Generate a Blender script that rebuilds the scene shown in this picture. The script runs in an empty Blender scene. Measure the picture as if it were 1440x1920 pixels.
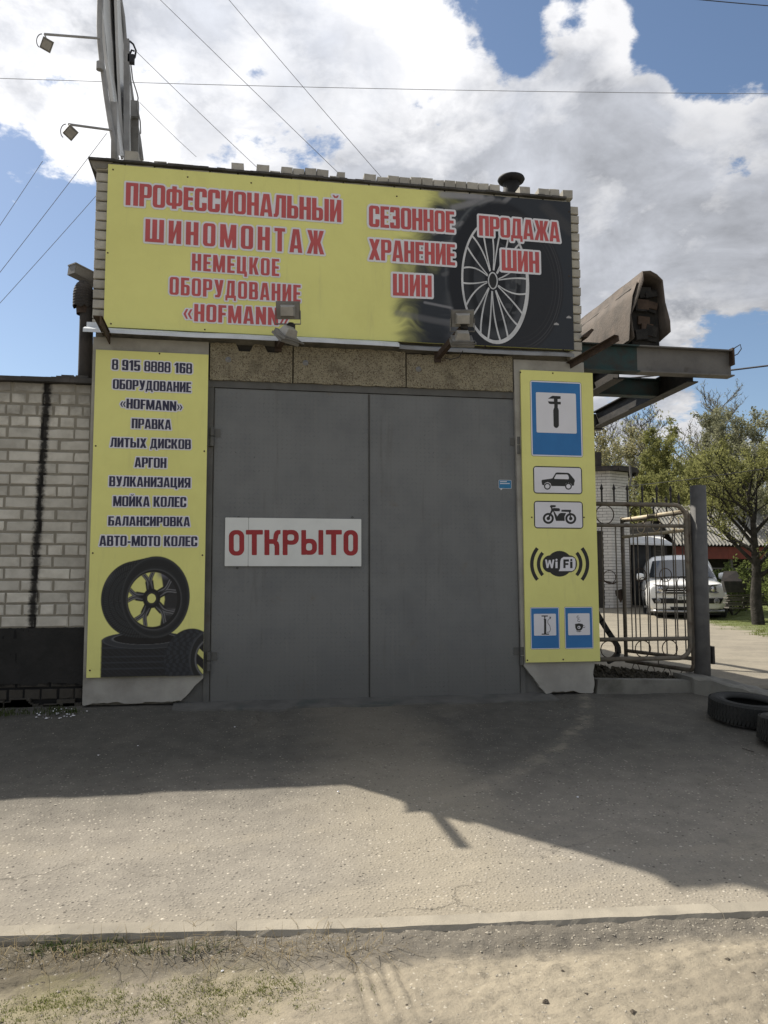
import bpy, bmesh, math, random
import numpy as np
from mathutils import Matrix, Vector
from mathutils.geometry import tessellate_polygon
random.seed(7)
RNG = np.random.default_rng(11)
S = bpy.context.scene
COL = S.collection
R_ = math.radians

# ------------------------------------------------------------------ camera
FPX = 1557.0
CAM = np.array([0, -7.2, .9567])
_y, _p, _r = R_(10.0666), R_(5.2948), R_(-.1774)
FW = np.array([math.sin(_y)*math.cos(_p), math.cos(_y)*math.cos(_p), math.sin(_p)])
_rt = np.array([math.cos(_y), -math.sin(_y), 0.]); _up = np.cross(_rt, FW)
RT = _rt*math.cos(_r)+_up*math.sin(_r); UP = -_rt*math.sin(_r)+_up*math.cos(_r)
cd = bpy.data.cameras.new('camera'); cam = bpy.data.objects.new('camera', cd); COL.objects.link(cam)
cd.sensor_fit = 'VERTICAL'; cd.sensor_height = 24; cd.lens = 24*FPX/1920
cd.clip_start = .05; cd.clip_end = 2000
cam.matrix_world = Matrix(((RT[0], UP[0], -FW[0], CAM[0]), (RT[1], UP[1], -FW[1], CAM[1]), (RT[2], UP[2], -FW[2], CAM[2]), (0, 0, 0, 1)))
S.camera = cam

# a photo pixel (1440x1920) as a ray, and the point where it meets a plane of the place
def ray(x, y): return FW+(x-720)/FPX*RT-(y-960)/FPX*UP
def at(x, y, Y=0.): d = ray(x, y); return CAM+d*(Y-CAM[1])/d[1]
def atD(x, y, D): return CAM+ray(x, y)*D
def dirn(x, y): d = ray(x, y); return d/np.linalg.norm(d)

# ------------------------------------------------------------------ light
SUN_EL = 46.9
LD = np.array([.70*math.cos(R_(SUN_EL)), -.714*math.cos(R_(SUN_EL)), -math.sin(R_(SUN_EL))])
sd = bpy.data.lights.new('sun', 'SUN'); sun = bpy.data.objects.new('sun', sd); COL.objects.link(sun)
sd.energy = 5.0; sd.angle = R_(.53); sd.color = (1, .93, .82)
sun.rotation_euler = Vector(LD).to_track_quat('-Z', 'Y').to_euler()
sun.location = (-20, 20, 30)
S.view_settings.view_transform = 'Standard'; S.view_settings.look = 'None'
S.view_settings.gamma = 1; S.view_settings.use_curve_mapping = False
S.view_settings.exposure = .55

W = bpy.data.worlds.new("World"); S.world = W; W.use_nodes = True
wt = W.node_tree; wt.nodes.clear()
class NT:
    def __init__(s, t): s.t = t
    def n(s, ty, ins=None, **kw):
        o = s.t.nodes.new(ty)
        for k, v in kw.items(): setattr(o, k, v)
        for k, v in (ins or {}).items():
            if isinstance(v, bpy.types.NodeSocket): s.t.links.new(v, o.inputs[k])
            elif v is not None: o.inputs[k].default_value = v
        return o
    def m(s, op, a, b=0., c=None, clamp=False):
        o = s.n('ShaderNodeMath', {0: a, 1: b, 2: c}, operation=op); o.use_clamp = clamp; return o.outputs[0]
    def v(s, op, a, b=None, out=0):
        o = s.n('ShaderNodeVectorMath', {0: a, 1: b}, operation=op); return o.outputs[out]
    def mr(s, x, a, b, c=0., d=1., smooth=True):
        return s.n('ShaderNodeMapRange', {'Value': x, 'From Min': a, 'From Max': b, 'To Min': c, 'To Max': d},
                   interpolation_type='SMOOTHSTEP' if smooth else 'LINEAR').outputs[0]
    def mix(s, f, a, b):
        o = s.n('ShaderNodeMix', data_type='RGBA')
        for i, x in ((0, f), (6, a), (7, b)):
            if isinstance(x, bpy.types.NodeSocket): s.t.links.new(x, o.inputs[i])
            else: o.inputs[i].default_value = x if i == 0 else (*x[:3], 1)
        return o.outputs[2]
    def noise(s, vec, scale, detail=4, rough=.55, dist=0., out=0):
        return s.n('ShaderNodeTexNoise', {'Vector': vec, 'Scale': scale, 'Detail': detail, 'Roughness': rough, 'Distortion': dist}).outputs[out]

w = NT(wt)
geo = w.n('ShaderNodeNewGeometry'); D = w.v('SCALE', geo.outputs['Incoming']); D.node.inputs['Scale'].default_value = -1.
D = w.n('ShaderNodeTexCoord').outputs['Generated']
sky = w.n('ShaderNodeTexSky', sky_type='NISHITA', sun_disc=False)
sky.sun_elevation = R_(SUN_EL); sky.sun_rotation = R_(-44.4); sky.altitude = 150; sky.air_density = 1.0; sky.dust_density = .6; sky.ozone_density = 1.2
sep = w.n('ShaderNodeSeparateXYZ', {0: D})
zz = w.m('MAXIMUM', w.m('ADD', sep.outputs[2], .22), .06)
pl = w.n('ShaderNodeCombineXYZ', {0: w.m('DIVIDE', sep.outputs[0], zz), 1: w.m('DIVIDE', sep.outputs[1], zz), 2: .37}).outputs[0]
big = w.noise(pl, 2.2, 8, .6, .2)
fine = w.noise(pl, 7.5, 12, .62, .1); wisp = w.noise(pl, 26., 8, .6, .2)
cov = w.m('ADD', w.m('MULTIPLY', w.m('SUBTRACT', big, .5), .8), w.m('MULTIPLY', w.m('SUBTRACT', fine, .5), 2.3))
cov = w.m('ADD', cov, w.m('MULTIPLY', w.m('SUBTRACT', wisp, .5), .55))
def blob(px, py, rin, rout, wgt):
    # one cloud, or one gap between clouds, in a direction of the sky (angles in degrees)
    global cov
    d = dirn(px, py)
    c = w.v('DOT_PRODUCT', D, Vector(d), out=1)
    g = w.mr(c, math.cos(R_(rout)), math.cos(R_(rin)), 0., wgt)
    cov = w.m('ADD', cov, g)
BASECOV = .26
for a in ((60, 560, 3, 9, -.62), (60, 640, 4, 9, -.45), (20, 640, 4, 12, -.3), (150, 420, 1, 4.5, -.42), (10, 290, .6, 3, -.5), (130, 185, .4, 2.6, -.45),
          (50, 350, .3, 2.2, .42), (15, 455, .8, 3, .6), (-30, 560, 1, 3, .4),
          (1020, 20, 1.2, 4.2, -.8), (900, 5, .8, 3.2, -.55), (1190, 20, 1.6, 5, -.7), (1400, 50, 2, 5.5, -.7), (1300, 30, 2, 5.5, -.5), (985, 130, .3, 3.2, -.24),
          (480, 115, .3, 2.6, -.26), (1095, 70, .8, 3.6, .75), (1150, 150, 1, 4, .3), (1430, 700, 1, 5, -.8), (1290, 625, .5, 4, -.4), (1370, 640, .5, 3.5, -.3),
          (1330, 545, 1, 5, .4), (800, 200, 6, 18, .22), (1200, 350, 5, 14, .35), (150, 60, 4, 13, .35)):
    blob(*a)
cov = w.m('ADD', cov, BASECOV)
alpha = w.mr(cov, -.04, .30)
dens = w.mr(cov, .15, 1.3)                       # thick cloud: grey underside
csun = w.v('DOT_PRODUCT', D, Vector(-LD), out=1)
near = w.mr(csun, .2, 1., 0., 1.)
def wblob(px, py, rin, rout, wgt):
    return w.mr(w.v('DOT_PRODUCT', D, Vector(dirn(px, py)), out=1), math.cos(R_(rout)), math.cos(R_(rin)), 0., wgt)
shade = w.noise(pl, 6., 9, .62, .3)
shade2 = w.noise(pl, 2.4, 6, .6, .5)
gr = w.m('ADD', w.m('MULTIPLY', w.m('ADD', w.mr(shade, .38, .62), w.mr(shade2, .42, .60)), .62), w.m('MULTIPLY', dens, .38))
for a in ((1180, 420, 4, 13, .12), (1400, 340, 3, 9, .22), (620, 225, 2, 6, .45), (310, 60, 1, 5, .45), (520, 60, 1, 5, .2), (900, 250, 2, 6, .2), (1050, 240, 2, 6, .15)):
    gr = w.m('ADD', gr, wblob(*a))
for a in ((60, 60, 4, 11, -.5), (740, 110, 2, 7, -.3), (420, 330, 1, 5, -.2), (1110, 100, 1, 5, -.3), (840, 175, 1, 5, -.3), (1360, 140, 1, 4, -.25), (1330, 590, 1, 4, -.3)):
    gr = w.m('ADD', gr, wblob(*a))
gr = w.m('MULTIPLY', gr, 1., clamp=True)
lit = w.mr(near, 0., 1., .72, 1.18, False)
white = w.v('SCALE', Vector((1.0, 1.0, 1.02))); w.t.links.new(lit, white.node.inputs['Scale'])
gtex = w.m('ADD', w.mr(w.noise(pl, 4.2, 10, .6, .5), .3, .7, .78, 1.42, False), w.mr(w.noise(pl, 13., 8, .6, .3), .3, .7, -.10, .14, False))
grey = w.v('SCALE', Vector((.53, .55, .60))); w.t.links.new(w.m('MULTIPLY', lit, gtex), grey.node.inputs['Scale'])
ccol = w.mix(gr, white, grey)
skyc = w.n('ShaderNodeHueSaturation', {'Saturation': 1.0, 'Value': 1., 'Color': sky.outputs[0]}).outputs[0]
b1 = w.n('ShaderNodeBackground', {'Color': skyc, 'Strength': .082})
b2 = w.n('ShaderNodeBackground', {'Color': ccol, 'Strength': .70})
mx = w.n('ShaderNodeMixShader', {0: alpha, 1: b1.outputs[0], 2: b2.outputs[0]})
w.n('ShaderNodeOutputWorld', {0: mx.outputs[0]})
W.cycles.sampling_method = 'MANUAL'; W.cycles.sample_map_resolution = 512

# ------------------------------------------------------------------ materials
def newmat(name):
    m = bpy.data.materials.new(name); m.use_nodes = True; m.node_tree.nodes.clear(); k = NT(m.node_tree)
    k.pos = k.n('ShaderNodeNewGeometry').outputs['Position']
    k.out = k.n('ShaderNodeOutputMaterial'); return m, k
def finish(k, col, rough=.8, bump=None, bstr=.3, bdist=.01, metal=0., spec=.3, coat=0.):
    b = k.n('ShaderNodeBsdfPrincipled', {'Base Color': col if isinstance(col, bpy.types.NodeSocket) else (*col, 1), 'Roughness': rough, 'Metallic': metal,
                                         'Specular IOR Level': spec, 'Coat Weight': coat})
    if bump is not None:
        bn = k.n('ShaderNodeBump', {'Height': bump, 'Strength': bstr, 'Distance': bdist}); k.t.links.new(bn.outputs[0], b.inputs['Normal'])
    k.t.links.new(b.outputs[0], k.out.inputs[0]); return b
def M(name, c1, c2=None, scale=3., rough=.8, bump=.25, bscale=40., bdist=.004, metal=0., spec=.3, dirt=None, dscale=1.2, dlo=.52, dhi=.72, rnd=0., coat=0., stretch=None):
    m, k = newmat(name); p = k.pos
    if stretch: p = k.v('MULTIPLY', p, Vector(stretch))
    c2 = c2 or tuple(x*.8 for x in c1)
    col = k.mix(k.mr(k.noise(p, scale, 6, .6), .35, .68), c1, c2)
    if dirt: col = k.mix(k.m('MULTIPLY', k.mr(k.noise(p, dscale, 7, .65, .3), dlo, dhi), .85), col, dirt)
    if rnd:
        oi = k.n('ShaderNodeObjectInfo').outputs['Random']
        col = k.n('ShaderNodeHueSaturation', {'Color': col, 'Value': k.mr(oi, 0, 1, 1-rnd, 1+rnd*.6, False)}).outputs[0]
    finish(k, col, rough, k.noise(k.pos, bscale, 6, .65) if bump else None, bump, bdist, metal, spec, coat); return m

MT = {}
MT['mortar'] = M('mortar', (.26, .245, .21), (.17, .16, .14), 6, .95, .6, 90)
MT['brick'] = M('sand_lime_brick', (.44, .42, .37), (.34, .325, .285), 7, .9, .5, 120, .003, dirt=(.17, .16, .14), dscale=5, dlo=.55, dhi=.8, rnd=.16)
MT['plaster'] = M('grey_plaster', (.37, .36, .325), (.28, .27, .245), 3, .92, .35, 60, dirt=(.15, .14, .12), dscale=2.2, dlo=.5, dhi=.85)
MT['bitumen'] = M('bitumen_felt', (.05, .048, .045), (.09, .085, .08), 5, .9, .6, 50)
MT['flash_white'] = M('white_flashing', (.62, .66, .70), (.52, .55, .58), 6, .45, .1, 20, dirt=(.3, .3, .28), dscale=4, dlo=.6, dhi=.9)
MT['flash_grey'] = M('galvanised_flashing', (.26, .27, .28), (.2, .2, .2), 6, .5, .1, 20)
def vinyl():
    m, k = newmat('yellow_sign_vinyl'); k.col = k.mix(k.mr(k.noise(k.pos, 1.1, 7, .65, .4), .35, .7), (.735, .725, .25), (.675, .66, .225))
    col = k.mix(k.m('MULTIPLY', k.mr(k.noise(k.v('MULTIPLY', k.pos, Vector((7, 7, .8))), 2., 5, .7), .56, .75), .28), k.col, (.50, .48, .21))
    finish(k, col, .42, k.noise(k.pos, 3, 5, .6), .3, .03); return m
MT['yellow'] = vinyl()
MT['halo'] = M('white_vinyl', (.70, .70, .74), (.66, .66, .69), 3, .45, 0)
MT['red'] = M('red_vinyl', (.50, .10, .10), (.45, .09, .092), 3, .45, 0)
MT['navy'] = M('navy_vinyl', (.03, .03, .062), (.04, .038, .07), 3, .45, 0)
MT['blue'] = M('blue_sign_vinyl', (.03, .17, .42), (.026, .15, .38), 3, .4, 0)
MT['black'] = M('black_vinyl', (.022, .023, .022), (.03, .03, .03), 3, .5, 0)
MT['openwhite'] = M('white_painted_sheet', (.66, .68, .66), (.60, .62, .60), 3, .4, .06, 20, dirt=(.4, .39, .36), dscale=7, dlo=.66, dhi=.9)
MT['openred'] = M('dark_red_paint', (.33, .030, .035), (.28, .028, .03), 5, .5, 0)
MT['rust'] = M('rusty_steel', (.05, .036, .028), (.085, .06, .045), 9, .8, .5, 90, spec=.2)
MT['darksteel'] = M('dark_painted_steel', (.022, .022, .021), (.045, .04, .036), 8, .6, .3, 60)
MT['greensteel'] = M('green_painted_steel', (.018, .05, .05), (.03, .04, .038), 5, .6, .4, 50, dirt=(.035, .028, .022), dscale=4, dlo=.45, dhi=.65)
MT['greysteel'] = M('grey_painted_steel', (.15, .145, .135), (.11, .105, .1), 4, .6, .3, 50, dirt=(.06, .05, .04), dscale=5, dlo=.6, dhi=.8)
MT['gatesteel'] = M('weathered_gate_tube', (.125, .112, .09), (.18, .155, .12), 9, .7, .4, 90, dirt=(.06, .035, .022), dscale=7, dlo=.5, dhi=.7)
MT['gatebar'] = M('weathered_bar', (.16, .145, .12), (.10, .085, .068), 9, .8, .4, 90)
MT['gatecream'] = M('flaking_cream_paint', (.50, .42, .28), (.55, .5, .38), 9, .6, .4, 90, dirt=(.20, .09, .035), dscale=14, dlo=.54, dhi=.7)
MT['post'] = M('dull_grey_pipe', (.112, .111, .108), (.082, .081, .08), 8, .7, .5, 160, .003, dirt=(.12, .115, .1), dscale=2.5, dlo=.55, dhi=.85)
MT['lampgrey'] = M('cast_aluminium', (.20, .195, .18), (.14, .135, .125), 10, .55, .3, 80)
MT['lampface'] = M('lamp_glass', (.34, .33, .30), (.26, .25, .23), 10, .25, 0)
MT['board'] = M('billboard_sheet', (.66, .66, .65), (.56, .56, .55), 2, .6, .1, 10, dirt=(.42, .42, .41), dscale=2, stretch=(1, 1, .15))
MT['boardframe'] = M('billboard_steel', (.34, .34, .34), (.25, .25, .25), 5, .7, .3, 40)
MT['wire'] = M('wire_black', (.04, .04, .045), None, 3, .6, 0)
MT['wiregrey'] = M('wire_grey', (.22, .22, .24), None, 3, .6, 0)
MT['felt'] = M('weathered_roofing_felt', (.135, .115, .10), (.09, .08, .072), 4, .95, .7, 30, .012, dirt=(.16, .13, .11), dscale=3.5)
MT['darkrag'] = M('dark_packing', (.018, .018, .018), (.04, .038, .035), 8, .95, .6, 60, .01)
MT['tyre'] = M('tyre_rubber', (.018, .019, .018), (.028, .028, .026), 5, .78, .3, 50, dirt=(.045, .042, .036), dscale=3)
MT['concrete'] = M('rough_concrete', (.20, .195, .17), (.14, .135, .12), 4, .95, .7, 45, .008, dirt=(.08, .08, .065), dscale=2.5)
MT['kerbm'] = M('kerb_concrete', (.31, .28, .225), (.245, .222, .18), 5, .95, .6, 90, .004, dirt=(.22, .2, .165), dscale=3, rnd=.1)
MT['threshold'] = M('threshold_concrete', (.125, .122, .112), (.09, .088, .082), 5, .95, .5, 60, dirt=(.07, .082, .076), dscale=2.5)
MT['clod'] = M('earth_clod', (.12, .10, .078), (.08, .07, .055), 9, 1., .9, 60, .02)
MT['soil'] = M('dark_soil', (.045, .04, .03), (.08, .07, .05), 9, 1., .9, 60, .02)
MT['whitebrick'] = M('white_glazed_brick', (.58, .56, .53), (.50, .48, .455), 4, .85, .3, 60, dirt=(.25, .24, .22), dscale=2.5, dlo=.55, dhi=.9)
MT['darkmortar'] = M('dark_mortar', (.055, .05, .045), None, 3, .95, .2, 60)
MT['roofdark'] = M('dark_roof_sheet', (.035, .032, .03), (.06, .05, .045), 4, .8, .3, 30)
MT['roofwhite'] = M('pale_roof_sheet', (.70, .70, .68), (.6, .6, .6), 4, .5, .2, 30)
MT['doorgrey'] = M('grey_steel_door', (.065, .068, .07), (.05, .052, .055), 3, .6, .2, 30)
MT['slate'] = M('corrugated_asbestos', (.30, .29, .26), (.19, .185, .165), 6, .95, .5, 50, dirt=(.10, .11, .07), dscale=2)
MT['fascia'] = M('red_brown_fascia', (.20, .055, .04), (.15, .045, .035), 4, .8, .3, 30)
MT['timber'] = M('weathered_timber', (.14, .13, .115), (.07, .065, .055), 9, .9, .5, 50, stretch=(.3, 1, 3))
MT['bark'] = M('bark', (.045, .04, .033), (.085, .078, .066), 8, .95, .9, 25, .03)
MT['barkdark'] = M('dark_bark', (.022, .02, .016), (.05, .045, .038), 8, .95, .9, 25, .03)
MT['barkpale'] = M('pale_bark', (.20, .185, .155), (.10, .09, .075), 8, .95, .6, 25, .02)
MT['carwhite'] = M('white_car_paint', (.80, .80, .78), (.77, .77, .75), 2, .28, 0, spec=.5, coat=.5)
MT['carblack'] = M('black_trim', (.012, .012, .012), None, 3, .5, 0)
MT['chrome'] = M('chrome', (.6, .6, .6), None, 3, .2, 0, metal=1.)
MT['alloy'] = M('alloy_rim', (.35, .35, .35), None, 3, .35, 0, metal=.8)
MT['lens'] = M('headlight_lens', (.22, .23, .25), (.05, .05, .055), 12, .12, 0, spec=.6, coat=1.)
MT['plate'] = M('number_plate', (.62, .62, .6), None, 3, .4, 0)
MT['carglass'] = M('car_glass', (.03, .036, .042), (.02, .024, .028), 3, .06, 0, spec=.6, coat=.6)
MT['stone'] = M('loose_stone', (.38, .345, .28), (.22, .2, .17), 12, .95, .5, 60)
MT['stickerblue'] = M('sticker_blue', (.03, .2, .4), None, 3, .4, 0)

def annex_brick():
    m, k = newmat('painted_wall_brick'); s = k.n('ShaderNodeSeparateXYZ', {0: k.pos}); x, z = s.outputs[0], s.outputs[2]
    oi = k.n('ShaderNodeObjectInfo').outputs['Random']
    n1 = k.noise(k.pos, 8, 6, .6)
    col = k.mix(k.mr(n1, .35, .7), (.57, .548, .485), (.45, .43, .375))
    col = k.n('ShaderNodeHueSaturation', {'Color': col, 'Value': k.mr(oi, 0, 1, .76, 1.08, False)}).outputs[0]
    col = k.mix(k.m('MULTIPLY', k.mr(k.noise(k.pos, 2.2, 6, .6), .5, .78), .55), col, (.30, .285, .245))
    # band of dirty bricks below the roof edge
    top = k.m('MULTIPLY', k.mr(k.m('ADD', z, k.m('MULTIPLY', n1, .5)), 2.55, 3.0), .7)
    col = k.mix(top, col, (.15, .14, .12))
    # sprayed black stripe that runs down the wall
    nn = k.noise(k.pos, 3, 5, .7); n3 = k.noise(k.pos, 22, 5, .7)
    cx = k.m('ADD', -1.63, k.m('MULTIPLY', k.m('SUBTRACT', z, 1.6), .03)); cx = k.m('ADD', cx, k.m('MULTIPLY', k.m('SUBTRACT', nn, .5), .07))
    d = k.m('ABSOLUTE', k.m('SUBTRACT', x, cx)); d = k.m('ADD', d, k.m('MULTIPLY', k.m('SUBTRACT', n3, .5), .07))
    st = k.mr(d, .052, .008)
    col = k.mix(k.m('MULTIPLY', st, .97), col, (.014, .013, .012))
    # tarred plinth
    e = k.m('ADD', z, k.m('MULTIPLY', k.m('SUBTRACT', k.noise(k.pos, 14, 4, .6), .5), .03))
    tar = k.mr(e, .648, .638); col = k.mix(tar, col, (.009, .009, .009))
    low = k.mr(k.m('ADD', e, k.m('MULTIPLY', k.m('SUBTRACT', nn, .5), .22)), .21, .17)
    col = k.mix(k.m('MULTIPLY', low, .9), col, k.mix(k.noise(k.pos, 9, 5, .7), (.085, .076, .062), (.03, .028, .024)))
    finish(k, col, .92, k.noise(k.pos, 110, 6, .65), .6, .004); return m
MT['annex'] = annex_brick()
def annex_mortar():
    m, k = newmat('painted_wall_mortar'); s = k.n('ShaderNodeSeparateXYZ', {0: k.pos}); x, z = s.outputs[0], s.outputs[2]
    col = k.mix(k.noise(k.pos, 7, 5, .6), (.30, .28, .23), (.17, .158, .13))
    cx = k.m('ADD', -1.63, k.m('MULTIPLY', k.m('SUBTRACT', z, 1.6), .03))
    d = k.m('ABSOLUTE', k.m('SUBTRACT', x, cx)); d = k.m('ADD', d, k.m('MULTIPLY', k.m('SUBTRACT', k.noise(k.pos, 9, 5, .7), .5), .07))
    col = k.mix(k.mr(d, .05, .02), col, (.014, .013, .012))
    col = k.mix(k.mr(z, .65, .64), col, (.009, .009, .009))
    finish(k, col, .95, k.noise(k.pos, 60, 6, .65), .8, .008); return m
MT['annexmortar'] = annex_mortar()

def asphalt():
    m, k = newmat('dusty_asphalt'); p = k.pos; s = k.n('ShaderNodeSeparateXYZ', {0: p}); x, y = s.outputs[0], s.outputs[1]
    n1 = k.noise(p, .8, 6, .6, .4); n2 = k.noise(p, 6, 8, .7); n3 = k.noise(p, 90, 4, .7)
    base = k.mix(k.mr(n2, .3, .72), (.285, .26, .218), (.215, .196, .166))
    # building's shade deepened in the asphalt colour, darker towards the gate
    gateshade = k.mr(k.m('ADD', y, k.m('MULTIPLY', n1, 1.2)), -2.4, -.5)
    base = k.mix(k.m('MULTIPLY', gateshade, .9), base, k.mix(k.mr(n2, .3, .7), (.080, .078, .07), (.056, .055, .05)))
    # sand tracked down the middle, weaker where the shade is painted in
    tr = k.m('ADD', k.m('ABSOLUTE', k.m('SUBTRACT', x, k.m('ADD', 1.0, k.m('MULTIPLY', y, -.02)))), k.m('MULTIPLY', k.m('SUBTRACT', n1, .5), 1.6))
    base = k.mix(k.m('MULTIPLY', k.m('MULTIPLY', k.mr(tr, .75, .1), k.mr(gateshade, 0, 1, 1., .45, False)), .6), base, (.33, .292, .222))
    base = k.mix(k.m('MULTIPLY', k.m('MULTIPLY', k.mr(n1, .5, .72), k.mr(gateshade, 0, 1, 1., .4, False)), .4), base, (.30, .268, .212))
    kd = k.m('ADD', y, k.m('MULTIPLY', n2, .25)); base = k.mix(k.m('MULTIPLY', k.mr(kd, -3.0, -3.45), .5), base, (.31, .275, .215))
    for (cx_, cy_, rad_, wd_, am_) in ((1.9, -6.6, 3.55, .10, .5), (1.6, -6.4, 3.05, .07, .4), (-.6, 1.2, 3.9, .12, .35), (2.9, -5.6, 2.6, .06, .35)):
        dd_ = k.v('DISTANCE', p, Vector((cx_, cy_, -.35)), out=1); dd_ = k.m('ABSOLUTE', k.m('SUBTRACT', k.m('ADD', dd_, k.m('MULTIPLY', k.m('SUBTRACT', n1, .5), .35)), rad_))
        base = k.mix(k.m('MULTIPLY', k.m('MULTIPLY', k.mr(dd_, wd_, 0.), k.mr(n2, .42, .6)), am_), base, (.37, .33, .26))
    oil = k.mr(k.noise(p, 1.9, 5, .6, .6), .63, .74); base = k.mix(k.m('MULTIPLY', oil, .35), base, (.10, .092, .08))
    # exposed aggregate: small pale and dark stones of uneven size
    vo = k.n('ShaderNodeTexVoronoi', {'Vector': p, 'Scale': 52., 'Randomness': 1.}); vd, vc = vo.outputs['Distance'], vo.outputs['Color']
    vs = k.n('ShaderNodeSeparateColor', {0: vc}).outputs
    sz = k.mr(vs[1], 0, 1, .1, .42, False)
    on = k.m('MULTIPLY', k.m('LESS_THAN', vd, sz), k.m('GREATER_THAN', vs[0], .74))
    on = k.m('MULTIPLY', on, k.mr(gateshade, 0, 1, 1., .22, False))
    base = k.mix(k.m('MULTIPLY', on, .75), base, k.mix(vs[2], (.60, .55, .46), (.34, .31, .26)))
    dk = k.m('MULTIPLY', k.m('LESS_THAN', vd, sz), k.m('LESS_THAN', vs[0], .09))
    base = k.mix(k.m('MULTIPLY', dk, .7), base, (.05, .045, .04))
    base = k.mix(k.m('MULTIPLY', k.mr(n3, .4, .7), .3), base, (.10, .093, .082))
    # cracks
    cv = k.n('ShaderNodeTexVoronoi', {'Vector': k.v('ADD', p, k.v('MULTIPLY', k.noise(p, 3, 8, .65, 0, 1), Vector((.5, .5, .5)))), 'Scale': .55}, feature='DISTANCE_TO_EDGE')
    crack = k.m('MULTIPLY', k.mr(cv.outputs['Distance'], .006, .001), k.mr(k.noise(p, 1.1, 3, .5), .50, .60))
    base = k.mix(k.m('MULTIPLY', crack, .32), base, (.06, .054, .045))
    h = k.m('ADD', k.m('MULTIPLY', n2, .6), k.m('MULTIPLY', k.mr(vd, .5, 0.), .5)); h = k.m('ADD', h, k.m('MULTIPLY', n3, .35)); h = k.m('SUBTRACT', h, k.m('MULTIPLY', crack, .45))
    finish(k, base, .95, h, .75, .008, spec=.15); return m
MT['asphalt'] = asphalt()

def dirtm(name, c1, c2, c3, moss=False):
    m, k = newmat(name); p = k.pos; s = k.n('ShaderNodeSeparateXYZ', {0: p}); x, y = s.outputs[0], s.outputs[1]
    n1 = k.noise(p, 1.6, 7, .62, .3); n2 = k.noise(p, 12, 8, .7); n3 = k.noise(p, 80, 5, .7)
    col = k.mix(k.mr(n1, .35, .65), c1, c2); col = k.mix(k.m('MULTIPLY', k.mr(n2, .45, .75), .6), col, c3)
    vo = k.n('ShaderNodeTexVoronoi', {'Vector': p, 'Scale': 75.}); vs = k.n('ShaderNodeSeparateColor', {0: vo.outputs['Color']}).outputs
    on = k.m('MULTIPLY', k.m('LESS_THAN', vo.outputs['Distance'], k.mr(vs[1], 0, 1, .1, .45, False)), k.m('GREATER_THAN', vs[0], .9))
    col = k.mix(k.m('MULTIPLY', on, .6), col, (.50, .46, .38))
    if moss:
        ks = k.mr(k.m('ADD', y, k.m('MULTIPLY', k.m('SUBTRACT', n2, .5), .22)), -3.98, -3.78)      # crumbled asphalt beside the kerb
        col = k.mix(k.m('MULTIPLY', ks, .85), col, k.mix(k.mr(k.m('ADD', x, n1), -.3, .9), (.085, .075, .055), (.135, .124, .106)))
        g = k.v('DISTANCE', p, Vector((-.62, -3.98, -.53)), out=1); g = k.m('ADD', g, k.m('MULTIPLY', k.m('SUBTRACT', n2, .5), .5))
        col = k.mix(k.m('MULTIPLY', k.mr(g, .28, .08), .5), col, (.17, .155, .075))
        g = k.v('DISTANCE', p, Vector((.02, -4.0, -.53)), out=1); g = k.m('ADD', g, k.m('MULTIPLY', k.m('SUBTRACT', n2, .5), .5))
        col = k.mix(k.m('MULTIPLY', k.mr(g, .34, .08), .35), col, (.18, .16, .09))
    else:
        # grass that spreads over the far right side of the yard, and under the trees
        e = k.m('ADD', k.m('MULTIPLY', k.m('SUBTRACT', n1, .5), 3.), k.m('SUBTRACT', x, k.m('MULTIPLY', y, .30)))
        gm = k.m('MULTIPLY', k.mr(e, 7.4, 8.0), k.mr(y, 3., 5.)); gm = k.m('MAXIMUM', gm, k.mr(y, 19., 22.))
        col = k.mix(k.m('MULTIPLY', gm, .9), col, k.mix(n2, (.13, .15, .045), (.07, .10, .03)))
    h = k.m('ADD', k.m('MULTIPLY', n2, .7), k.m('MULTIPLY', n3, .4))
    if moss: col = k.mix(k.m('MULTIPLY', k.mr(k.noise(p, 34, 6, .75), .56, .7), .5), col, (.10, .088, .07))
    finish(k, col, .97, h, 1., .014, spec=.1); return m
MT['dirt'] = dirtm('verge_dirt', (.315, .277, .212), (.24, .212, .164), (.16, .142, .112), True)
MT['yard'] = dirtm('yard_ground', (.275, .248, .197), (.22, .2, .162), (.175, .158, .13))

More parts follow.
